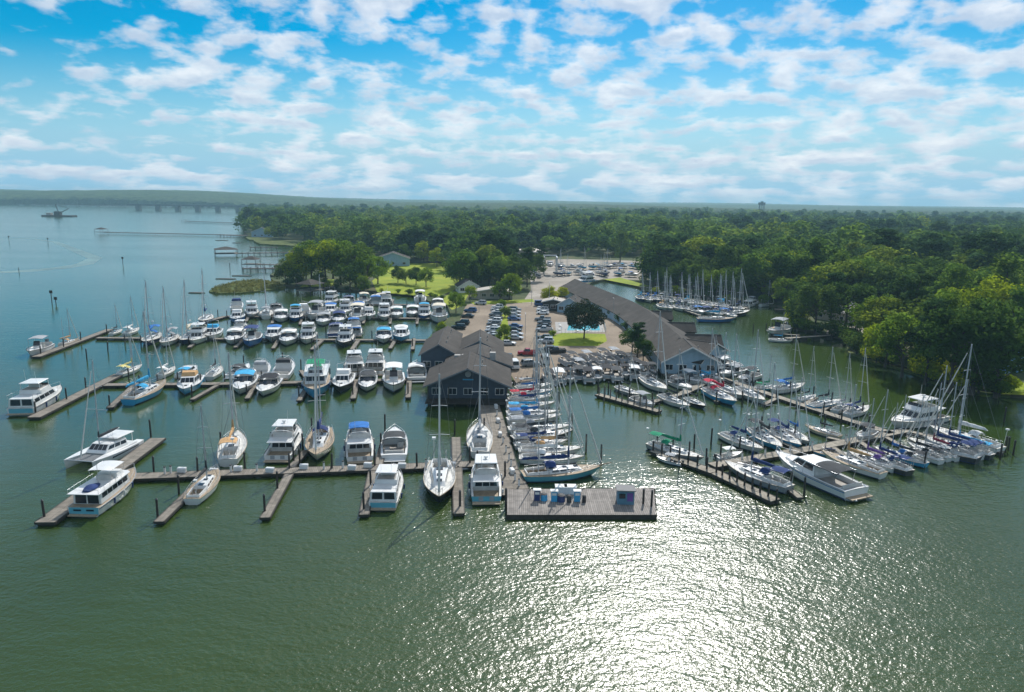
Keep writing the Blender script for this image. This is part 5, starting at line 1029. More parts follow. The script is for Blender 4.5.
# sailing boats along the central pier, sterns to the pier
A = 'central pier berths'
boat(A, 'ketch', (522, 478), (602, 469), hull='teal', canvas='navy', desc='large pale blue ketch nearest the fuel dock', lmax=15, mh=1.15)
for s, b_, kd, cv, hl, mh in (((519, 460), (585, 458), 'dodger_sloop', 'white', 'white', 1.0), ((518, 453), (584, 449), 'dodger_sloop', 'tan', 'white', 1.15), ((514, 447), (568, 441), 'sloop', 'navy', 'white', 1.1), ((512, 441), (573, 432), 'sloop', 'charcoal', 'charcoal', 1.2), ((508, 432), (572, 427), 'sloop', 'grey', 'white', 1.2), ((507, 422), (562, 416), 'sloop', 'blue', 'white', 1.2), ((506, 415), (560, 412), 'sloop', 'sky', 'white', 1.2),
                         ((507, 408), (556, 403), 'open_sloop', 'navy', 'white', 1.3), ((508, 401), (552, 396), 'sloop', 'red', 'white', 1.2), ((511, 395), (555, 390), 'open_sloop', 'blue', 'sky', 1.3), ((515, 389), (553, 384), 'open_sloop', 'grey', 'white', 1.2)): boat(A, kd, s, b_, canvas=cv, hull=hl, mh=mh)
boat(A, 'pontoon_boat', (520, 384), (536, 381), canvas='grey', desc='small pontoon boat at the seawall corner')

# right basin
A = 'upper right walkway'
for s, b_, kd, cv, hl, mh in (((643, 380), (667, 391.5), 'dodger_sloop', 'charcoal', 'white', 1.2), ((617, 388), (640, 395), 'open_sloop', 'charcoal', 'grey', .9), ((660, 397), (690, 407), 'dodger_sloop', 'charcoal', 'white', 1.0), ((633, 399), (655, 406), 'runabout', 'grey', 'white', 1), ((670, 381), (692, 389), 'express_cruiser', 'charcoal', 'white', 1), ((695, 378), (721, 386.5), 'dodger_sloop', 'sky', 'white', 1.1), ((705, 391), (737, 404), 'sloop', 'red', 'sky', 1.0), ((718, 387), (744, 397), 'open_sloop', 'charcoal', 'white', 1.1),
                         ((737, 390), (765, 402), 'open_sloop', 'charcoal', 'white', 1.1), ((774, 392), (805, 384), 'sloop', 'blue', 'white', 1.0), ((755, 389), (779, 385), 'sloop', 'green', 'teal', 1.0), ((735, 383), (753, 378), 'express_cruiser', 'grey', 'white', 1.0), ((799, 401), (816, 394), 'open_sloop', 'charcoal', 'white', 1.4), ((810, 408), (841, 400), 'open_sloop', 'charcoal', 'sky', 1.1), ((834, 412), (852, 403), 'sloop', 'grey', 'white', 1.2), ((846, 416), (869, 406), 'sloop', 'navy', 'white', 1.2), ((686, 399), (706, 406), 'open_sloop', 'charcoal', 'black', .8), ((681, 377), (700, 383.5), 'runabout', 'white', 'white', 1)): boat(A, kd, s, b_, canvas=cv, hull=hl, mh=mh)
A = 'lower right walkway'
for s, b_, kd, cv, hl, mh in (((723, 436), (762, 450), 'dodger_sloop', 'navy', 'white', 1.15), ((752, 432), (781, 448), 'sloop', 'charcoal', 'sky', 1.25), ((771, 431), (800, 446), 'sloop', 'navy', 'sky', 1.2), ((781, 429), (809, 442), 'open_sloop', 'blue', 'white', 1.1), ((839, 437), (806, 425), 'classic_sloop', 'charcoal', 'cream', .9), ((651, 446), (702, 459), 'sloop', 'green', 'grey', 1.0), ((787, 490), (726, 464), 'sloop', 'navy', 'grey', 1.1), ((722, 457), (737, 452), 'runabout', 'white', 'white', 1),
                         ((881, 476), (823, 453), 'classic_sloop', 'tan', 'white', 1.15), ((868, 462), (845, 451), 'sloop', 'charcoal', 'white', 1.2), ((908, 473), (858, 451), 'sloop', 'navy', 'charcoal', 1.15), ((893, 470), (848, 451), 'dodger_sloop', 'purple', 'white', 1.1), ((925, 465), (880, 449), 'sloop', 'charcoal', 'sky', 1.2), ((940, 462), (898, 445), 'sloop', 'black', 'white', 1.1), ((976, 461), (908, 440), 'sloop', 'navy', 'charcoal', 1.2), ((957, 459), (915, 441), 'open_sloop', 'maroon', 'white', 1.25), ((1000, 452), (928, 428), 'dodger_sloop', 'white', 'white', 1.25), ((990, 457), (935, 439), 'sloop', 'sky', 'charcoal', 1.2)): boat(A, kd, s, b_, canvas=cv, hull=hl, mh=mh * .9, lmax=12.5, k=1.08)
boat(A, 'cabin_cruiser', (856, 496), (775, 458), canvas='charcoal', desc='big white motor yacht with dark windows berthed outermost', lmax=17)
boat(A, 'flybridge_yacht', (938, 417), (890, 426), desc='tall white flybridge yacht behind the mast row')
boat(A, 'dinghy', (840, 494), (856, 497), desc='grey inflatable dinghy hung behind the big motor yacht', lmin=3, lmax=3.6)
A = 'lower right walkway'
for s, b_, kd, cv, hl in (((842, 456), (812, 449), 'classic_sloop', 'navy', 'sky'), ((918, 462), (872, 446), 'dodger_sloop', 'blue', 'white'), ((950, 460), (906, 442), 'sloop', 'grey', 'white'), ((984, 458), (922, 437), 'sloop', 'navy', 'white'), ((900, 424), (914, 417), 'runabout', 'tan', 'white'), ((872, 432), (858, 438), 'runabout', 'charcoal', 'white'), ((757, 470), (741, 463), 'dinghy', None, 'white'), ((676, 462), (662, 456), 'runabout', 'grey', 'white')): boat(A, kd, s, b_, canvas=cv, hull=hl, lmax=12, lmin=4.5, mh=.95)
A = 'by the boat shed'
boat(A, 'express_cruiser', (730, 363), (704, 368), canvas='white', z=1.3, desc='white cruiser on a lift at the boat shed corner'); boat(A, 'express_cruiser', (742, 370), (720, 375), canvas='grey'); boat(A, 'runabout', (757, 376), (738, 380), canvas='charcoal'); boat(A, 'open_sloop', (700, 374), (724, 380), canvas='charcoal')
# seawall power boats with dark covers
A = 'along the seawall'
for i, (x, y) in enumerate(((566, 377), (576, 375), (585, 377), (594, 376), (604, 374), (613, 376), (622, 373), (631, 374), (640, 371), (649, 371), (546, 379), (556, 378))): boat(A, 'pontoon_boat' if i % 3 else 'runabout', (x + 1, y - 2), (x + 5, y + 4.5), canvas=('black', 'charcoal', 'black', 'white')[i % 4], k=1.0, lmin=6.5, lmax=8)
A = 'on trailers above the seawall'
TR = []
for i, (x, y) in enumerate(((566, 362), (573, 359), (584, 362), (588, 358), (597, 361), (604, 356), (610, 361), (615, 355), (622, 359), (631, 361), (636, 366), (580, 366), (595, 366))):
    boat(A, 'pontoon_boat', (x - 4, y - 2), (x + 4, y + 1.5), canvas=('black', 'charcoal', 'black', 'grey')[i % 4], z=ZL + .45, lmin=6.5, lmax=7.5)
    p = ground(x, y, ZL); t = empty('boat_trailer', (BOATS[-1][0].location.x, BOATS[-1][0].location.y, ZL), BOATS[-1][0].rotation_euler.z); t['category'] = 'trailer'; t['group'] = 'boat trailers'; in_row(t, 'above the seawall', 'steel trailer under a covered pontoon boat', x)
    MB().box(-3.2, 4.6, -.06, .06, .36, .46).box(-3.2, 2.2, -.8, -.7, .36, .46).box(-3.2, 2.2, .7, .8, .36, .46).box(-2.6, -2.5, -.8, .8, .36, .46).build('frame', M_STEEL, t)
    for s in (-1, 1): MB().tube([(-1.2, s * .85, .3), (-1.2, s * 1.05, .3)], .3, 10).build('wheel', M_TYRE, t)
# creek sailboats beyond the shed
A = 'in the creek rows'
rr = random.Random(5)
for i in range(14):
    x = 636 + i * 7.6 + rr.uniform(-2, 2); y = 296.5 + i * .75 + rr.uniform(-.8, .8); boat(A, rr.choice(['sloop', 'open_sloop', 'dodger_sloop']), (x, y), (x + 9.5, y + 4.2), canvas=rr.choice(['blue', 'navy', 'charcoal', 'grey', 'white', 'sky']), hull=rr.choice(['white', 'white', 'white', 'sky', 'navy']), mh=rr.uniform(.85, 1.1), lmin=8.5, lmax=12)
for i in range(10):
    x = 656 + i * 8 + rr.uniform(-2.5, 2.5); y = 305 + i * .95 + rr.uniform(-.5, .5); boat(A, rr.choice(['sloop', 'open_sloop', 'dodger_sloop', 'express_cruiser']), (x, y), (x + 10, y + 4.0), canvas=rr.choice(['blue', 'navy', 'charcoal', 'grey', 'tan', 'sky']), hull=rr.choice(['white', 'white', 'white', 'teal', 'black']), mh=rr.uniform(.8, 1.05), lmin=8.5, lmax=12)
boat(A, 'classic_sloop', (697, 320.5), (736, 319.5), hull='blue', canvas='sky', desc='long blue-hulled sailboat at the end of the creek rows', lmax=17); boat(A, 'open_sloop', (722, 316), (750, 312), hull='black', canvas='charcoal', desc='dark-hulled sailboat behind the long blue one')
boat(A, 'flybridge_cruiser', (746, 306), (758, 302), canvas='grey', desc='white cruiser at the creek head'); boat(A, 'open_sloop', (760, 306), (774, 303.5), canvas='grey', desc='white sloop at the creek head'); boat(A, 'runabout', (780, 332), (768, 330), canvas='tan'); boat(A, 'open_sloop', (768, 340), (793, 340), canvas='sky', desc='white sailboat at the narrow creek pier', hull='white'); boat(A, 'runabout', (785, 330), (770, 335), canvas='grey')
boat(A, 'flybridge_yacht', (596, 281), (574, 283), hull='sky', desc='sky-blue motor yacht across the channel end by the yard', lmax=17)
# boats standing ashore in the yard
A = 'ashore in the boatyard'
CR = MB().box(-2.6, 2.6, -.1, .1, 0, .25).box(-2.2, -2.0, -1.3, 1.3, 0, .2).box(1.5, 1.7, -1.1, 1.1, 0, .2)
for x in (-2.1, 1.6):
    for s in (-1, 1): CR.tube([(x, s * 1.3, 0), (x, s * .95, 1.6)], .07, 5)
CR = CR.build('boat_cradle', M_FASC, link=False)
for i in range(30):
    x = 556 + (i % 15) * 6.6 + rr.uniform(-2, 2); y = (266.5 if i < 15 else 273) + rr.uniform(-1.2, 1.2)
    if i >= 15 and x > 632: continue
    kd = rr.choice(['open_sloop', 'open_sloop', 'sloop', 'express_cruiser', 'flybridge_cruiser', 'runabout', 'dodger_sloop']); dx = rr.choice((-1, 1)); boat(A, kd, (x, y), (x + 6 * dx, y + rr.uniform(-.6, .6)), canvas=rr.choice(['blue', 'navy', 'white', 'grey', 'sky']), hull=rr.choice(['white', 'white', 'sky', 'navy']), z=ZL + 1.3, lmin=8, lmax=12, mh=rr.uniform(1, 1.3), drop=('mast', 'rigging', 'furled_jib', 'boom', 'sail_cover') if rr.random() < .45 else ())
    o = CR.copy(); COL.objects.link(o); o.location = (BOATS[-1][0].location.x, BOATS[-1][0].location.y, ZL); o.rotation_euler = (0, 0, BOATS[-1][0].rotation_euler.z); o['category'] = 'cradle'; o['group'] = 'boat cradles'; o['label'] = 'dark timber cradle under a boat ashore in the boatyard'
lift = empty('travel_lift', ground(550, 275, ZL)); tag(lift, 'steel travel lift with four legs holding a white cruiser', 'boat lift'); 
for x in (-3.5, 3.5):
    for y in (-5, 5): MB().box(x - .3, x + .3, y - .3, y + .3, .5, 9.5).build('leg', M_STEEL, lift); MB().tube([(x - .25, y, .5), (x + .25, y, .5)], .5, 10).build('wheel', M_TYRE, lift)
    MB().box(x - .3, x + .3, -5.3, 5.3, 9.5, 10.1).build('side_beam', M_STEEL, lift)
MB().box(-3.8, 3.8, 4.7, 5.3, 10.1, 10.7).build('cross_beam', M_STEEL, lift)
for y in (-2.5, 2.5): MB().tube([(-3.4, y, 9.6), (-1.9, y, 5.5), (0, y, 4.6), (1.9, y, 5.5), (3.4, y, 9.6)], .08, 5).build('sling', M_DARK, lift)
o = boat('hanging in the travel lift', 'flybridge_cruiser', (550, 270), (550, 277), canvas='navy', lmin=11, lmax=11); o.location = lift.location + Vector((0, 0, 5.0)); o.rotation_euler = (0, 0, R(-90))

# ------------------------------------------------------------------ vehicles in the car park
rr = random.Random(9)
for x, y in ((470.5, 312), (467.5, 317.5), (462.5, 324.5), (458.5, 329), (480.6, 304.5)): car(rr.choice(['sedan', 'suv']), (x, y), R(170) + rr.uniform(-.05, .05), rr.choice(['black', 'grey', 'blue', 'silver']), 'left edge of the car park')
for i in range(11): t = i / 10; car(rr.choice(['sedan', 'suv', 'suv']), (498 - 5.5 * t + rr.uniform(-1, 1), 308.5 + 31 * t ** 1.15), R(172) + rr.uniform(-.04, .04), rr.choice(['white', 'silver', 'white', 'grey', 'silver']), 'second car park row')
for i in (0, 1, 2, 3, 5, 6, 7, 8): t = i / 8; car(rr.choice(['sedan', 'suv', 'sedan']), (515 + .5 * t + rr.uniform(-1, 1), 311 + 28.5 * t ** 1.15), R(-6) + rr.uniform(-.04, .04), rr.choice(['grey', 'black', 'silver', 'white', 'blue', 'silver']), 'third car park row')
for i in (0, 1, 2, 4, 5, 6, 7, 9, 10): t = i / 10; car(rr.choice(['sedan', 'suv', 'suv', 'pickup']), (542.5 + 2.5 * t + rr.uniform(-1, 1), 309 + 34 * t ** 1.15), R(174) + rr.uniform(-.04, .04), rr.choice(['white', 'silver', 'grey', 'black', 'white', 'silver']), 'fourth car park row')
W_ = 'in front of the clubhouse'
car('sedan', (508, 345), R(2), 'silver', W_); car('pickup', (556, 353), R(184), 'black', W_); car('suv', (547, 352), R(184), 'black', W_); car('pickup', (528, 355), R(178), 'red', W_); car('suv', (509, 360), R(85), 'black', W_); car('van', (514, 368), R(100), 'white', W_); car('suv', (530, 366), R(20), 'grey', W_); car('van', (545, 363), R(95), 'silver', W_); car('van', (541, 306), R(4), 'blue', W_, 'long blue camper van')
for i, (x, y) in enumerate(((607, 306), (613, 307), (602, 300), (556, 297), (551, 295))): car(rr.choice(['suv', 'pickup']), (x, y), R(10), rr.choice(['grey', 'white', 'black']), 'along the road by the boat shed')
for i in range(5): car(rr.choice(['pickup', 'suv']), (533 + i * 1.5, 272 + i * 1.5), R(85), rr.choice(['white', 'grey', 'black']), 'at the boatyard entrance')
def lamp(px, h, label):
    p = ground(*px, ZL); r = empty('street_lamp', p); tag(r, label, 'street lamp', 'lamp posts'); MB().tube([(0, 0, 0), (0, 0, h)], .09, 6, .06).build('pole', M_STEEL, r); MB().tube([(0, 0, h), (0, .8, h + .2), (0, 1.5, h + .15)], .05, 5).build('arm', M_STEEL, r); MB().box(-.18, .18, 1.3, 2.0, h + .05, h + .2).build('lamp_head', M_CONC, r, bevel=.04)
for x, y, h, l in ((531.5, 305, 9, 'tall lamp post at the car park exit road'), (549, 309, 10, 'tall lamp post beside the camper van'), (525, 341, 8, 'lamp post at the near end of the car park'), (479, 312, 8, 'lamp post beside the left parked cars'), (613, 322, 8, 'lamp post beside the boat shed road')): lamp((x, y), h, l)

# ------------------------------------------------------------------ river: piers, markers, barge, bridge, water tower
def long_pier(label, a, b_, w, roof=None, head=None, z=1.8, step=4.0):
    A, B = ground(*a, z), ground(*b_, z); d = B - A; L = d.length; r = empty('fishing_pier', (A.x, A.y, 0), math.atan2(d.y, d.x)); tag(r, label, 'pier', 'private piers on the river')
    MB().box(0, L, -w / 2, w / 2, z - .5, z).build('deck', M_PILE2, r); b = MB()
    for i in range(int(L / step) + 1):
        for s in (-1, 1): b.tube([(i * step, s * w * .45, -1), (i * step, s * w * .45, z + .5)], .14, 5)
    b.build('trestle', M_PILE, r)
    if head:
        MB().box(-head, 1, -head / 2, head / 2, z - .2, z + .004).build('platform', M_PLANK, r)
        for x in (-head + .3, .6):
            for s in (-1, 1): MB().tube([(x, s * (head / 2 - .3), -1), (x, s * (head / 2 - .3), z + 2.8)], .15, 6).build('post', M_PILE, r)
        if roof:
            hh = head / 2 + .6; c = (-head / 2 + .5); MB().add([(c - hh, -hh, z + 2.8), (c + hh, -hh, z + 2.8), (c + hh, hh, z + 2.8), (c - hh, hh, z + 2.8), (c - 1, 0, z + 4.6), (c + 1, 0, z + 4.6)], [(3, 2, 1, 0), (0, 1, 5, 4), (1, 2, 5), (2, 3, 4, 5), (3, 0, 4)]).build('roof', roof, r)
    return r
long_pier('long narrow pier with roofed head reaching far into the river', (105, 232), (247, 235), 3.0, M_ROOF, 9)
long_pier('distant pier near the bridge shore', (187, 221), (243, 223), 3.0, None, 8); long_pier('short distant pier below the far point', (219, 234.5), (247, 235.5), 4.0)
long_pier('pier with a dark-roofed boathouse at its head', (236, 253), (296, 252), 2.4, M_ROOF, 14); long_pier('pier with a roofed gazebo near the wooded point', (257, 264), (285, 264.5), 2.4, M_ROOF, 8); long_pier('low pier just beyond the gazebo pier', (243, 268), (280, 268), 2.4); long_pier('small pier past the marsh bank', (250, 247), (278, 247), 2.0); long_pier('roofed slip behind the far left berths', (316, 289), (336, 286), 2.0, M_ROOF, 8)
for i, (x, y, h) in enumerate(((52, 303, 4.6), (56, 304, 2.4), (123, 265, 4.5), (9, 241, 4), (48, 243, 4), (230, 270, 4.0), (19, 272, 2.5))):
    p = ground(x, y); r = empty('channel_marker', p); tag(r, f'dark channel marker post standing in the river, {ORD[i]} of seven', 'marker', 'channel markers'); r['label'] = ('taller dark marker post with square board left of the marina', 'shorter dark marker post next to the taller one', 'lone marker post with wide top in mid river', 'faint marker post at the far left edge', 'marker post below the dredge barge', 'bare post off the boathouse pier', 'thin low stake at the far left')[i]
    MB().tube([(0, 0, -1), (0, 0, h)], .17, 6).build('post', M_PILE, r)
    if i not in (5, 6): MB().box(-.6, .6, -.08, .08, h - .8, h + .3).build('board', M_FASC, r)
p = ground(60, 216.5); r = empty('dredge_barge', p); tag(r, 'dark dredge barge with crane boom out on the river', 'barge')
MB().box(-28, 26, -8, 8, -.5, 2.4).build('hull', M_FASC, r); MB().box(-8, 2, -4, 4, 2.4, 9).build('crane_house', M_FASC, r); MB().tube([(-2, 0, 9), (-6, 0, 21)], .8, 5).build('mast', M_FASC, r); MB().tube([(0, 0, 6), (17, 0, 14)], .7, 5).tube([(-6, 0, 21), (17, 0, 14)], .3, 4).build('crane_boom', M_FASC, r); MB().box(-22, -14, -4, 4, 2.4, 6.5).build('deck_cabin', M_CONC, r)
r = empty('river_bridge', (-900, 2400, 0)); tag(r, 'long low road bridge crossing the far river', 'bridge'); A, B = ground(160, 206.6, 0), ground(262, 208.6, 0); A = Vector((-1000, 1930, 0)); B = Vector((-620, 1880, 0)); d = (B - A)
o = MB().box(0, d.length, -6, 6, 12, 15.5).build('deck', mat('bridge_steel', (.06, .09, .10), .8), r); o.location = A - r.location; o.rotation_euler = (0, 0, math.atan2(d.y, d.x))
for i in range(7):
    q = MB().box(-5, 5, -7, 7, -1, 12).build('pier', mat('bridge_pier', (.10, .12, .13), .8), r); q.location = A + d * ((i + .5) / 7) - r.location
p = ground(761, 215, 0); p = p.normalized() * 2300; r = empty('water_tower', (p.x, p.y, 0)); tag(r, 'dark water tower rising above the trees on the horizon', 'tower')
for k in range(6): MB().tube([(9 * math.cos(k * 1.047), 9 * math.sin(k * 1.047), 0), (7 * math.cos(k * 1.047), 7 * math.sin(k * 1.047), 36)], .9, 5).build('leg', M_FASC, r)
MB().tube([(0, 0, 32), (0, 0, 35), (0, 0, 41), (0, 0, 44)], 4, 12, 4).tube([(0, 0, 34), (0, 0, 41)], 10, 14, 10).build('tank', M_FASC, r)
for i, pts in enumerate(([(0, 239), (30, 238.5), (55, 242), (68, 247), (80, 252), (95, 258), (85, 264), (60, 268), (25, 271), (-20, 273)],)):
    P = G(pts, .012); b = MB()
    for a, c, k in zip(P[:-1], P[1:], range(20)):
        n = Vector((-(c - a).y, (c - a).x, 0)).normalized() * (2.2 + k * .5)
        if k: n0 = pn
        else: n0 = n
        b.add([a - n0, a + n0, c + n, c - n], [(0, 1, 2, 3)]); pn = n
    tag(b.build('boat_wake', mat('wake_water', (.17, .25, .22), .35, 0, .3, .05)), kind='stuff')
for i, (x, y, w) in enumerate(((226, 279, 12), (242, 276, 12), (222, 240.5, 14), (237, 243, 10), (197, 293, 8))):
    p = ground(x, y); tag(MB().prism([(-w / 2, -1), (w / 3, -1.4), (w / 2, 0), (w / 4, 1.2), (-w / 3, 1)], -.4, .35, k=.8).build('breakwater', mat('wet_rock', (.08, .075, .065), .8, 0, .3, .6)), 'low rocky breakwater awash off the left shore', 'breakwater', 'breakwaters off the shore').location = p

# ------------------------------------------------------------------ trees one by one
T = lambda key, px, h, label, group=None, w=1.0: tree(key, ground(*px, ZL), h, label, group, w)
T('magnolia', (584, 338.5), 12.0, 'broad grey-green magnolia on the lawn island beside the pool', None, 1.0)
T('broad0', (456, 313), 8.5, 'round green tree between the left berths and the car park', None, 1.15); T('bright0', (470, 301), 7, 'light green tree at the top of the left car row')
T('shrub0', (503, 308), 3.5, 'round dark shrub at the far end of the car park median'); T('shrub2', (505, 317), 4.0, 'bushy shrub in the middle of the car park median'); T('broad1', (504, 341), 5.5, 'small round tree at the near end of the car park median', None, 1.25)
for i, x in enumerate((499, 507)): T('shrub1', (x, 341), 1.8, ('left', 'right')[i] + ' yellow-green bush beside the small median tree')
T('bright1', (550, 304), 7.5, 'light green tree at the bend of the yard road', None, 1.4); T('bright2', (562, 300), 6, 'low light green tree against the boat shed roof', None, 1.4)
T('pine0', (637, 358), 9.5, 'dark evergreen against the front left side of the boat shed', None, 1.35); T('dark0', (632, 352), 7.5, 'dark bushy tree left of the boat shed evergreen', None, 1.2); T('dark1', (643, 362), 6.5, 'low dark tree at the boat shed front corner', None, 1.2)
for i, (x, y, h) in enumerate(((596, 308), (604, 312), (612, 318), (620, 324), (626, 331))[k] + (3.5,) for k in range(5)): T('shrub2', (x, y), h, f'dark shrub in the hedge row along the boat shed, {ORD[i]} from the far end', 'shrubs along the boat shed')
NEAR = [('dark0', (461, 287), 13, 'dark round tree at the right edge of the lawn'), ('dark1', (470, 284), 17, 'dark tree in the group above the cottage'), ('dark2', (481, 283), 17, 'dark tree behind the long low shed'), ('wood0', (500, 286), 19, 'tall green tree behind the long low shed'), ('broad1', (509, 300), 12, 'round green tree at the right end of the low shed'), ('dark0', (519, 289), 17, 'dark tree right of the low shed'), ('pine1', (527, 287), 19, 'tall dark evergreen beside the road to the yard'), ('broad2', (500, 301), 9, 'smaller green tree before the low shed'), ('pine2', (512, 280), 19, 'tall evergreen behind the low shed trees'), ('dark2', (492, 274), 17, 'dark tree left of the tan workshop'),
        ('dark2', (286, 284), 13, 'dark low tree at the tip of the left wooded point'), ('bright2', (298, 284), 17, 'green tree near the tip of the left wooded point'), ('broad1', (312, 284), 22, 'large green tree in the left shore grove'), ('bright0', (326, 285), 23, 'tallest light tree in the left shore grove'), ('broad0', (341, 285), 23, 'big round tree in the middle of the left shore grove'), ('wood1', (356, 287), 22, 'round tree at the right side of the left shore grove'), ('broad1', (368, 289), 17, 'lower tree at the right end of left shore grove'), ('dark0', (350, 291), 14, 'dark tree at the water edge of the left shore grove'), ('broad2', (378, 284), 15, 'light tree beside the lawn and left grove'), ('dark1', (333, 279), 22, 'dark tree behind the left shore grove'), ('dark2', (306, 279), 17, 'dark tree at the back of the wooded point'), ('bright0', (360, 291), 9, 'bright green bush-like tree at the grove foot'),
        ('dark0', (398, 283), 9, 'first dark small tree in the lawn row'), ('wood2', (406, 284), 9, 'second small tree in the lawn row'), ('wood0', (416, 285), 9.5, 'third small tree in the lawn row'), ('broad0', (426, 287), 10, 'fourth small tree in the lawn row'), ('bright1', (437, 267), 12, 'bright green tree at the lawn back edge'), ('wood1', (448, 272), 13, 'green tree right of the lawn'), ('bright2', (424, 263), 15, 'light tree behind the lawn'), ('broad1', (404, 263), 13, 'round tree right of the lawn house'),
        ('bright0', (962, 345), 19, 'broad yellow-green tree standing over the right bank'), ('bright1', (990, 343), 21, 'tallest yellow-green tree above the blue house'), ('bright2', (1016, 345), 20, 'yellow-green tree at the right picture edge'), ('bright1', (942, 335), 14, 'smaller yellow-green tree left of the broad one'), ('bright0', (885, 365), 12, 'yellow-green round tree on the creek bend'), ('broad1', (902, 374), 16, 'green round tree right of the creek bend'), ('pine2', (925, 381), 20, 'dark tree leaning over the right bank water'), ('dark1', (950, 389), 20, 'dark tree on the right bank before the masts'), ('dark2', (972, 391), 22, 'big dark tree left of the blue house'), ('dark0', (996, 394), 19, 'dark tree next to the blue house'), ('pine0', (910, 352), 22, 'tall pine behind the creek bend trees'), ('broad2', (872, 344), 16, 'green tree at the landward end of creek pier'), ('dark1', (815, 332), 17, 'dark tree at the near corner of the creek'), ('dark2', (803, 326), 16, 'dark tree on the creek corner point'), ('pine1', (830, 328), 19, 'tall pine above the creek corner'), ('broad0', (868, 316), 17, 'light round tree above the brown house'), ('bright1', (925, 300), 17, 'light green tree in the middle of the right woods'), ('shrub1', (1010, 390), 4, 'yellow shrub on the lawn beside the blue house'), ('bright2', (870, 352), 8, 'yellow-green shrubby tree beside the creek pier'), ('broad2', (785, 307), 13, 'light green tree on the creek head shore'), ('dark1', (534, 281), 15, 'dark round tree at the boatyard road bend'), ('pine0', (541, 272), 17, 'tall pine at the left side of the boatyard'), ('wood1', (650, 287), 13, 'green tree at the near corner of the boatyard lawn'), ('dark1', (646, 280), 13, 'dark tree between boatyard and creek lawn'), ('broad0', (656, 279), 16, 'light green tree at the right edge of the boatyard'), ('pine1', (669, 282), 18, 'tall pine right of the boatyard'), ('dark2', (685, 284), 15, 'dark tree beyond the creek mast row'), ('wood2', (664, 289), 13, 'green tree at the left end of the creek head'), ('dark0', (678, 292), 15, 'dark round tree behind the creek masts'), ('wood0', (697, 294), 15, 'green tree behind the right creek masts'), ('broad2', (716, 296), 13, 'light green tree behind the far creek pier'), ('dark2', (733, 299), 15, 'dark tree above the dark-hulled creek boat'), ('dark2', (296, 287), 9, 'low dark tree at the left foot of the grove'), ('dark0', (320, 288), 8, 'low dark tree below the tallest grove tree'), ('wood1', (364, 293), 8, 'low green tree at the right foot of the grove'), ('tall0', (620, 262), 21, 'tall slender light tree behind the boatyard')]
PLACED = []
for k, p, h, l in NEAR: T(k, p, h, l, None, 1.2 if 'yellow-green' in l else 1.12); g = ground(*p, ZL); PLACED.append((g.x, g.y))
# bushes along the shores
BR = random.Random(21); n = 0
def bushes(pts, step, row, hs=(1.2, 3.0), off=2.5):
    n = 0; P = G(pts, ZL)
    for a, c in zip(P[:-1], P[1:]):
        k = max(1, int((c - a).length / step))
        for i in range(k):
            q = a.lerp(c, (i + BR.random()) / k) + Vector((BR.uniform(-.8, .8), BR.uniform(-.8, .8) + off * .3, 0))
            tree(BR.choice(['shrub0', 'shrub1', 'shrub2', 'shrub2']), (q.x, q.y), BR.uniform(*hs), 'leafy waterside shrub ' + row, 'shrubs ' + row, BR.uniform(.9, 1.5), ZL - .3)
bushes([(284, 285), (301, 286.5), (342, 289.5), (378, 291.5), (423, 295.5), (446, 301)], 6, 'along the left shore below the lawn', (2, 4))
bushes([(794, 312), (796, 329), (823, 335), (848, 340), (853, 351), (873, 360), (912, 370), (934, 381), (970, 389), (1006, 395)], 3.2, 'along the right creek bank', (2.5, 6.5), -3)
bushes([(645, 292), (690, 295), (738, 302), (776, 306)], 8, 'along the creek head', (2.5, 6)); bushes([(430, 349), (434, 338), (443, 326)], 4, 'beside the left clubhouse wing', (1.5, 2.5)); bushes([(546, 343), (552, 335)], 4, 'at the lawn island edge', (1, 2))
MV = []; mg = np.random.default_rng(4)
mp = [(p.x, p.y) for p in marsh]; xs = [p[0] for p in mp]; ys = [p[1] for p in mp]
while len(MV) < 420:
    x, y = mg.uniform(min(xs), max(xs)), mg.uniform(min(ys), max(ys))
    if inside(x, y, mp): MV.append((x, y, .75, mg.uniform(.5, 1.1)))
tag(quads('marsh_reeds', leaf_cloud(MV, 14, .35, 5), LEAF['marsh'], None, True), kind='stuff')

# ------------------------------------------------------------------ woods: the nearest trees one by one, the rest as one wood
fr = random.Random(31); pts = []
GAP = [(p.x, p.y) for p in G([(225, 240), (304, 240), (315, 246), (385, 259), (388, 282), (440, 288), (452, 292), (452, 306), (225, 302)], ZL)]
OPEN = [(p.x, p.y) for p in G([(508, 257), (560, 255), (648, 257), (655, 270), (644, 290), (545, 306), (515, 306)], ZL)]
SHORE = [(p.x, p.y) for p in east if p.y < 420]
def near_shore(x, y): return any((x - a) ** 2 + (y - b) ** 2 < 64 for a, b in SHORE)
def free(x, y):
    if not inside(x, y, LAND2): return False
    if any(inside(x, y, c) for c in CLEAR) or inside(x, y, GAP): return False
    if inside(x, y, OPEN) or near_shore(x, y): return False
    if -40 < x < 66 and y < 262: return False
    if -24 < x < 66 and 140 < y < 330 and x < 28 + 36: return False
    return True
HOUSES = [(o.location.x, o.location.y) for o in bpy.data.objects if o.parent is None and o.get('category') in ('house', 'shed')]
def zone(x, y):
    px = x / y
    if y < 330 and x > 60: return 'in the right bank woods'
    if px > .30: return 'in the far right woods'
    if px > .12: return 'in the woods past the creek head'
    if px > -.06: return 'in the woods behind the boatyard'
    return 'in the woods behind the left shore'
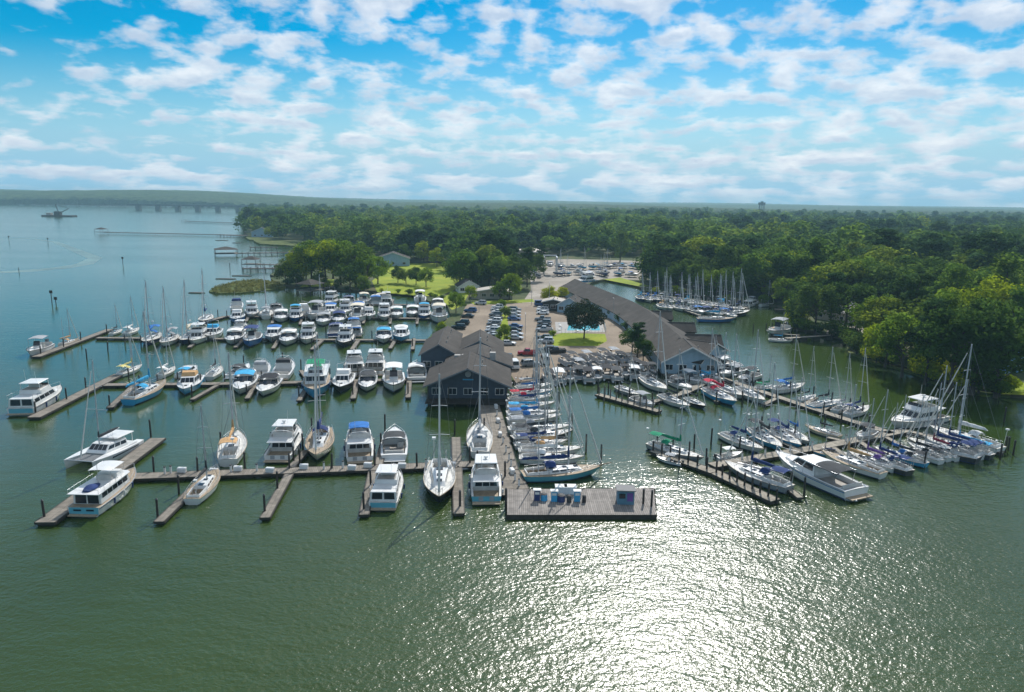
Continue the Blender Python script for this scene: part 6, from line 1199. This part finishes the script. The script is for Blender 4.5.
for ring in range(400):
    y = 165 * 1.0235 ** ring
    if y > 1900: break
    sp = max(9.0, 10.5 * (y / 420) ** .5) if y < 900 else 12.5 * (y / 900) ** .9
    x = -y * .72
    while x < y * .72 + 5:
        X, Y = x + fr.uniform(-.5, .5) * sp, y + fr.uniform(-.5, .5) * sp; x += sp
        if not free(X, Y): continue
        if any(abs(X - a) < 13 and -55 < Y - b < 14 for a, b in HOUSES): continue
        if any((X - a) ** 2 + (Y - b) ** 2 < 36 for a, b in PLACED): continue
        pts.append((X, Y, fr.triangular(9, 27, 16) * (1.08 if X > 110 else 1.0) * (.85 if Y < 230 else 1)))
pts.sort(key=lambda t: math.hypot(t[0], t[1]))
pm = lambda x, y: math.sin(x * .021 + 1.3) + math.sin(y * .017 + x * .008) + .6 * math.sin(x * .05 - y * .043)
NIND = 225
for x, y, h in pts[:NIND]:
    v = pm(x, y) + fr.uniform(-1.7, 1.7) + (.35 if x > 150 else 0)
    k, nm = (('pine', 'tall dark pine') if v > .75 else ('dark', 'dark round broadleaf tree') if v > 0 else ('tall', 'slender green broadleaf tree') if v < -1.6 else ('wood', 'full green broadleaf tree')) if fr.random() > .09 else ('bright', 'yellow-green broadleaf tree')
    z = zone(x, y); tree(f'{k}{fr.randrange(3)}', (x, y), h * (1.1 if k == 'pine' else 1), f'{nm} standing {z}', f'{nm}s {z}', fr.uniform(1.15, 1.55))
far = pts[NIND:]
def lod(key, kind, leaf, seed):
    c, _ = clump_set(kind, seed); g = random.Random(seed); c = [(x, y, z, r * 1.18) for x, y, z, r in (c[::2] if kind != 'pine' else c[::1])]
    V = leaf_cloud(c, 26, .046, seed, .6 if kind == 'pine' else 1); tr = MB().tube([(0, 0, 0), (0, 0, .6)], .018, 5, .008)
    n0 = len(V) // 4; o = quads('wood_tree', V, LEAF[leaf]); return o
wc = bpy.data.collections.new('wood_tree_kinds')
for i, a in enumerate((('broad', 'wood'), ('broad', 'dark'), ('pine', 'pine'), ('broad', 'wood'), ('tall', 'dark'), ('broad', 'dark'), ('pine', 'pine'), ('tall', 'wood'))): wc.objects.link(lod('', a[0], a[1], 130 + i))
def wood_object():
    me = bpy.data.meshes.new('distant_woods'); me.from_pydata([(x, y, ZL - .2) for x, y, h in far], [], [])
    at = me.attributes.new('size', 'FLOAT', 'POINT'); at.data.foreach_set('value', [h * 1.02 for x, y, h in far])
    ai = me.attributes.new('sort', 'INT', 'POINT'); ids = []
    for x, y, h in far:
        v = pm(x, y) + fr.uniform(-1.0, 1.0) + (.35 if x > 150 else 0); ids.append((2 if fr.random() < .5 else 6) if v > .75 else ((1, 5, 4)[fr.randrange(3)] if v > 0 else (0, 3, 7)[fr.randrange(3)]))
    ai.data.foreach_set('value', ids); o = bpy.data.objects.new('distant_woods', me); COL.objects.link(o)
    ng = bpy.data.node_groups.new('plant_woods', 'GeometryNodeTree'); ng.interface.new_socket('Geometry', in_out='INPUT', socket_type='NodeSocketGeometry'); ng.interface.new_socket('Geometry', in_out='OUTPUT', socket_type='NodeSocketGeometry')
    N, K = ng.nodes, ng.links; gi, go = N.new('NodeGroupInput'), N.new('NodeGroupOutput'); mp_ = N.new('GeometryNodeMeshToPoints'); ip = N.new('GeometryNodeInstanceOnPoints'); ci = N.new('GeometryNodeCollectionInfo')
    ci.inputs['Collection'].default_value = wc; ci.inputs['Separate Children'].default_value = True; ci.inputs['Reset Children'].default_value = True
    a1 = N.new('GeometryNodeInputNamedAttribute'); a1.data_type = 'FLOAT'; a1.inputs['Name'].default_value = 'size'; a2 = N.new('GeometryNodeInputNamedAttribute'); a2.data_type = 'INT'; a2.inputs['Name'].default_value = 'sort'
    rv = N.new('FunctionNodeRandomValue'); rv.data_type = 'FLOAT_VECTOR'; rv.inputs[0].default_value = (0, 0, 0); rv.inputs[1].default_value = (0, 0, 6.283)
    K.new(gi.outputs[0], mp_.inputs['Mesh']); K.new(mp_.outputs[0], ip.inputs['Points']); K.new(ci.outputs[0], ip.inputs['Instance']); ip.inputs['Pick Instance'].default_value = True
    K.new(a2.outputs[0], ip.inputs['Instance Index']); K.new(rv.outputs[0], ip.inputs['Rotation'])
    cv = N.new('ShaderNodeCombineXYZ'); K.new(a1.outputs[0], cv.inputs[2]); mu = N.new('ShaderNodeMath'); mu.operation = 'MULTIPLY'; mu.inputs[1].default_value = 1.55; K.new(a1.outputs[0], mu.inputs[0]); K.new(mu.outputs[0], cv.inputs[0]); K.new(mu.outputs[0], cv.inputs[1]); K.new(cv.outputs[0], ip.inputs['Scale'])
    K.new(ip.outputs[0], go.inputs[0]); md = o.modifiers.new('plant', 'NODES'); md.node_group = ng; tag(o, kind='stuff')
wood_object()
print('trees', len(pts), 'far', len(far))
# canopy of the forest beyond, to the horizon, and on the bluff across the river
def canopy_sheet(name, rows, cols, posf, hf, seed):
    g = np.random.default_rng(seed); V = []; F = []
    for i in range(rows):
        for j in range(cols):
            x, y = posf(i / (rows - 1), j / (cols - 1)); V.append((x + g.uniform(-3, 3), y + g.uniform(-3, 3), hf(x, y, i / (rows - 1)) + g.uniform(-2.6, 2.6)))
    for i in range(rows - 1):
        for j in range(cols - 1): a = i * cols + j; F.append((a, a + 1, a + cols + 1, a + cols))
    b = MB(); b.v = V; b.f = F; b.sm = [False] * len(F); b.mi = [0] * len(F); return tag(b.build(name, M_CANOPY), kind='stuff')
M_CANOPY = ramp_mat('forest_canopy', [(.3, (.022, .045, .014)), (.5, (.038, .070, .016)), (.7, (.06, .10, .02))], 0.03, 8, 1.0, .2, [(.3, (.6, .6, .6)), (.7, (1.3, 1.3, 1.3))], 2.0)
hill = lambda x, y: 3 * math.sin(x * .004 + 1) + 3 * math.sin(y * .0031 + x * .0015)
canopy_sheet('distant_canopy', 110, 420, lambda a, c: ((-.30 + 1.12 * c) * (1650 + 4600 * a ** 2.2), 1650 + 4600 * a ** 2.2), lambda x, y, a: 15 + hill(x, y) * min(1, a * 6) + 10 * a, 3)
canopy_sheet('far_shore_woods', 26, 420, lambda a, c: (-3100 + 3500 * c, 2400 + 160 * c + 1500 * a ** 2 + (3100 * (.5 - c) * .05)), lambda x, y, a: ((2 if a == 0 else 16 + 30 * min(1, a * 2.2)) + 1.6 * hill(x, y)) * max(.3, min(1, (150 - x) / 1500)), 4)

# ------------------------------------------------------------------ haze over the river and woods
label_rows()
hz = MB().box(-5500, 6200, -100, 6600, -2.5, 75).build('haze', bpy.data.materials.new('river_haze')); tag(hz, kind='stuff')
hm_ = hz.data.materials[0]; hm_.use_nodes = True; hm_.node_tree.nodes.clear(); v_ = hm_.node_tree.nodes.new('ShaderNodeVolumePrincipled'); o_ = hm_.node_tree.nodes.new('ShaderNodeOutputMaterial')
v_.inputs['Color'].default_value = (.42, .72, .86, 1); v_.inputs['Density'].default_value = 0.00016; v_.inputs['Anisotropy'].default_value = 0.2
hm_.node_tree.links.new(v_.outputs[0], o_.inputs['Volume'])
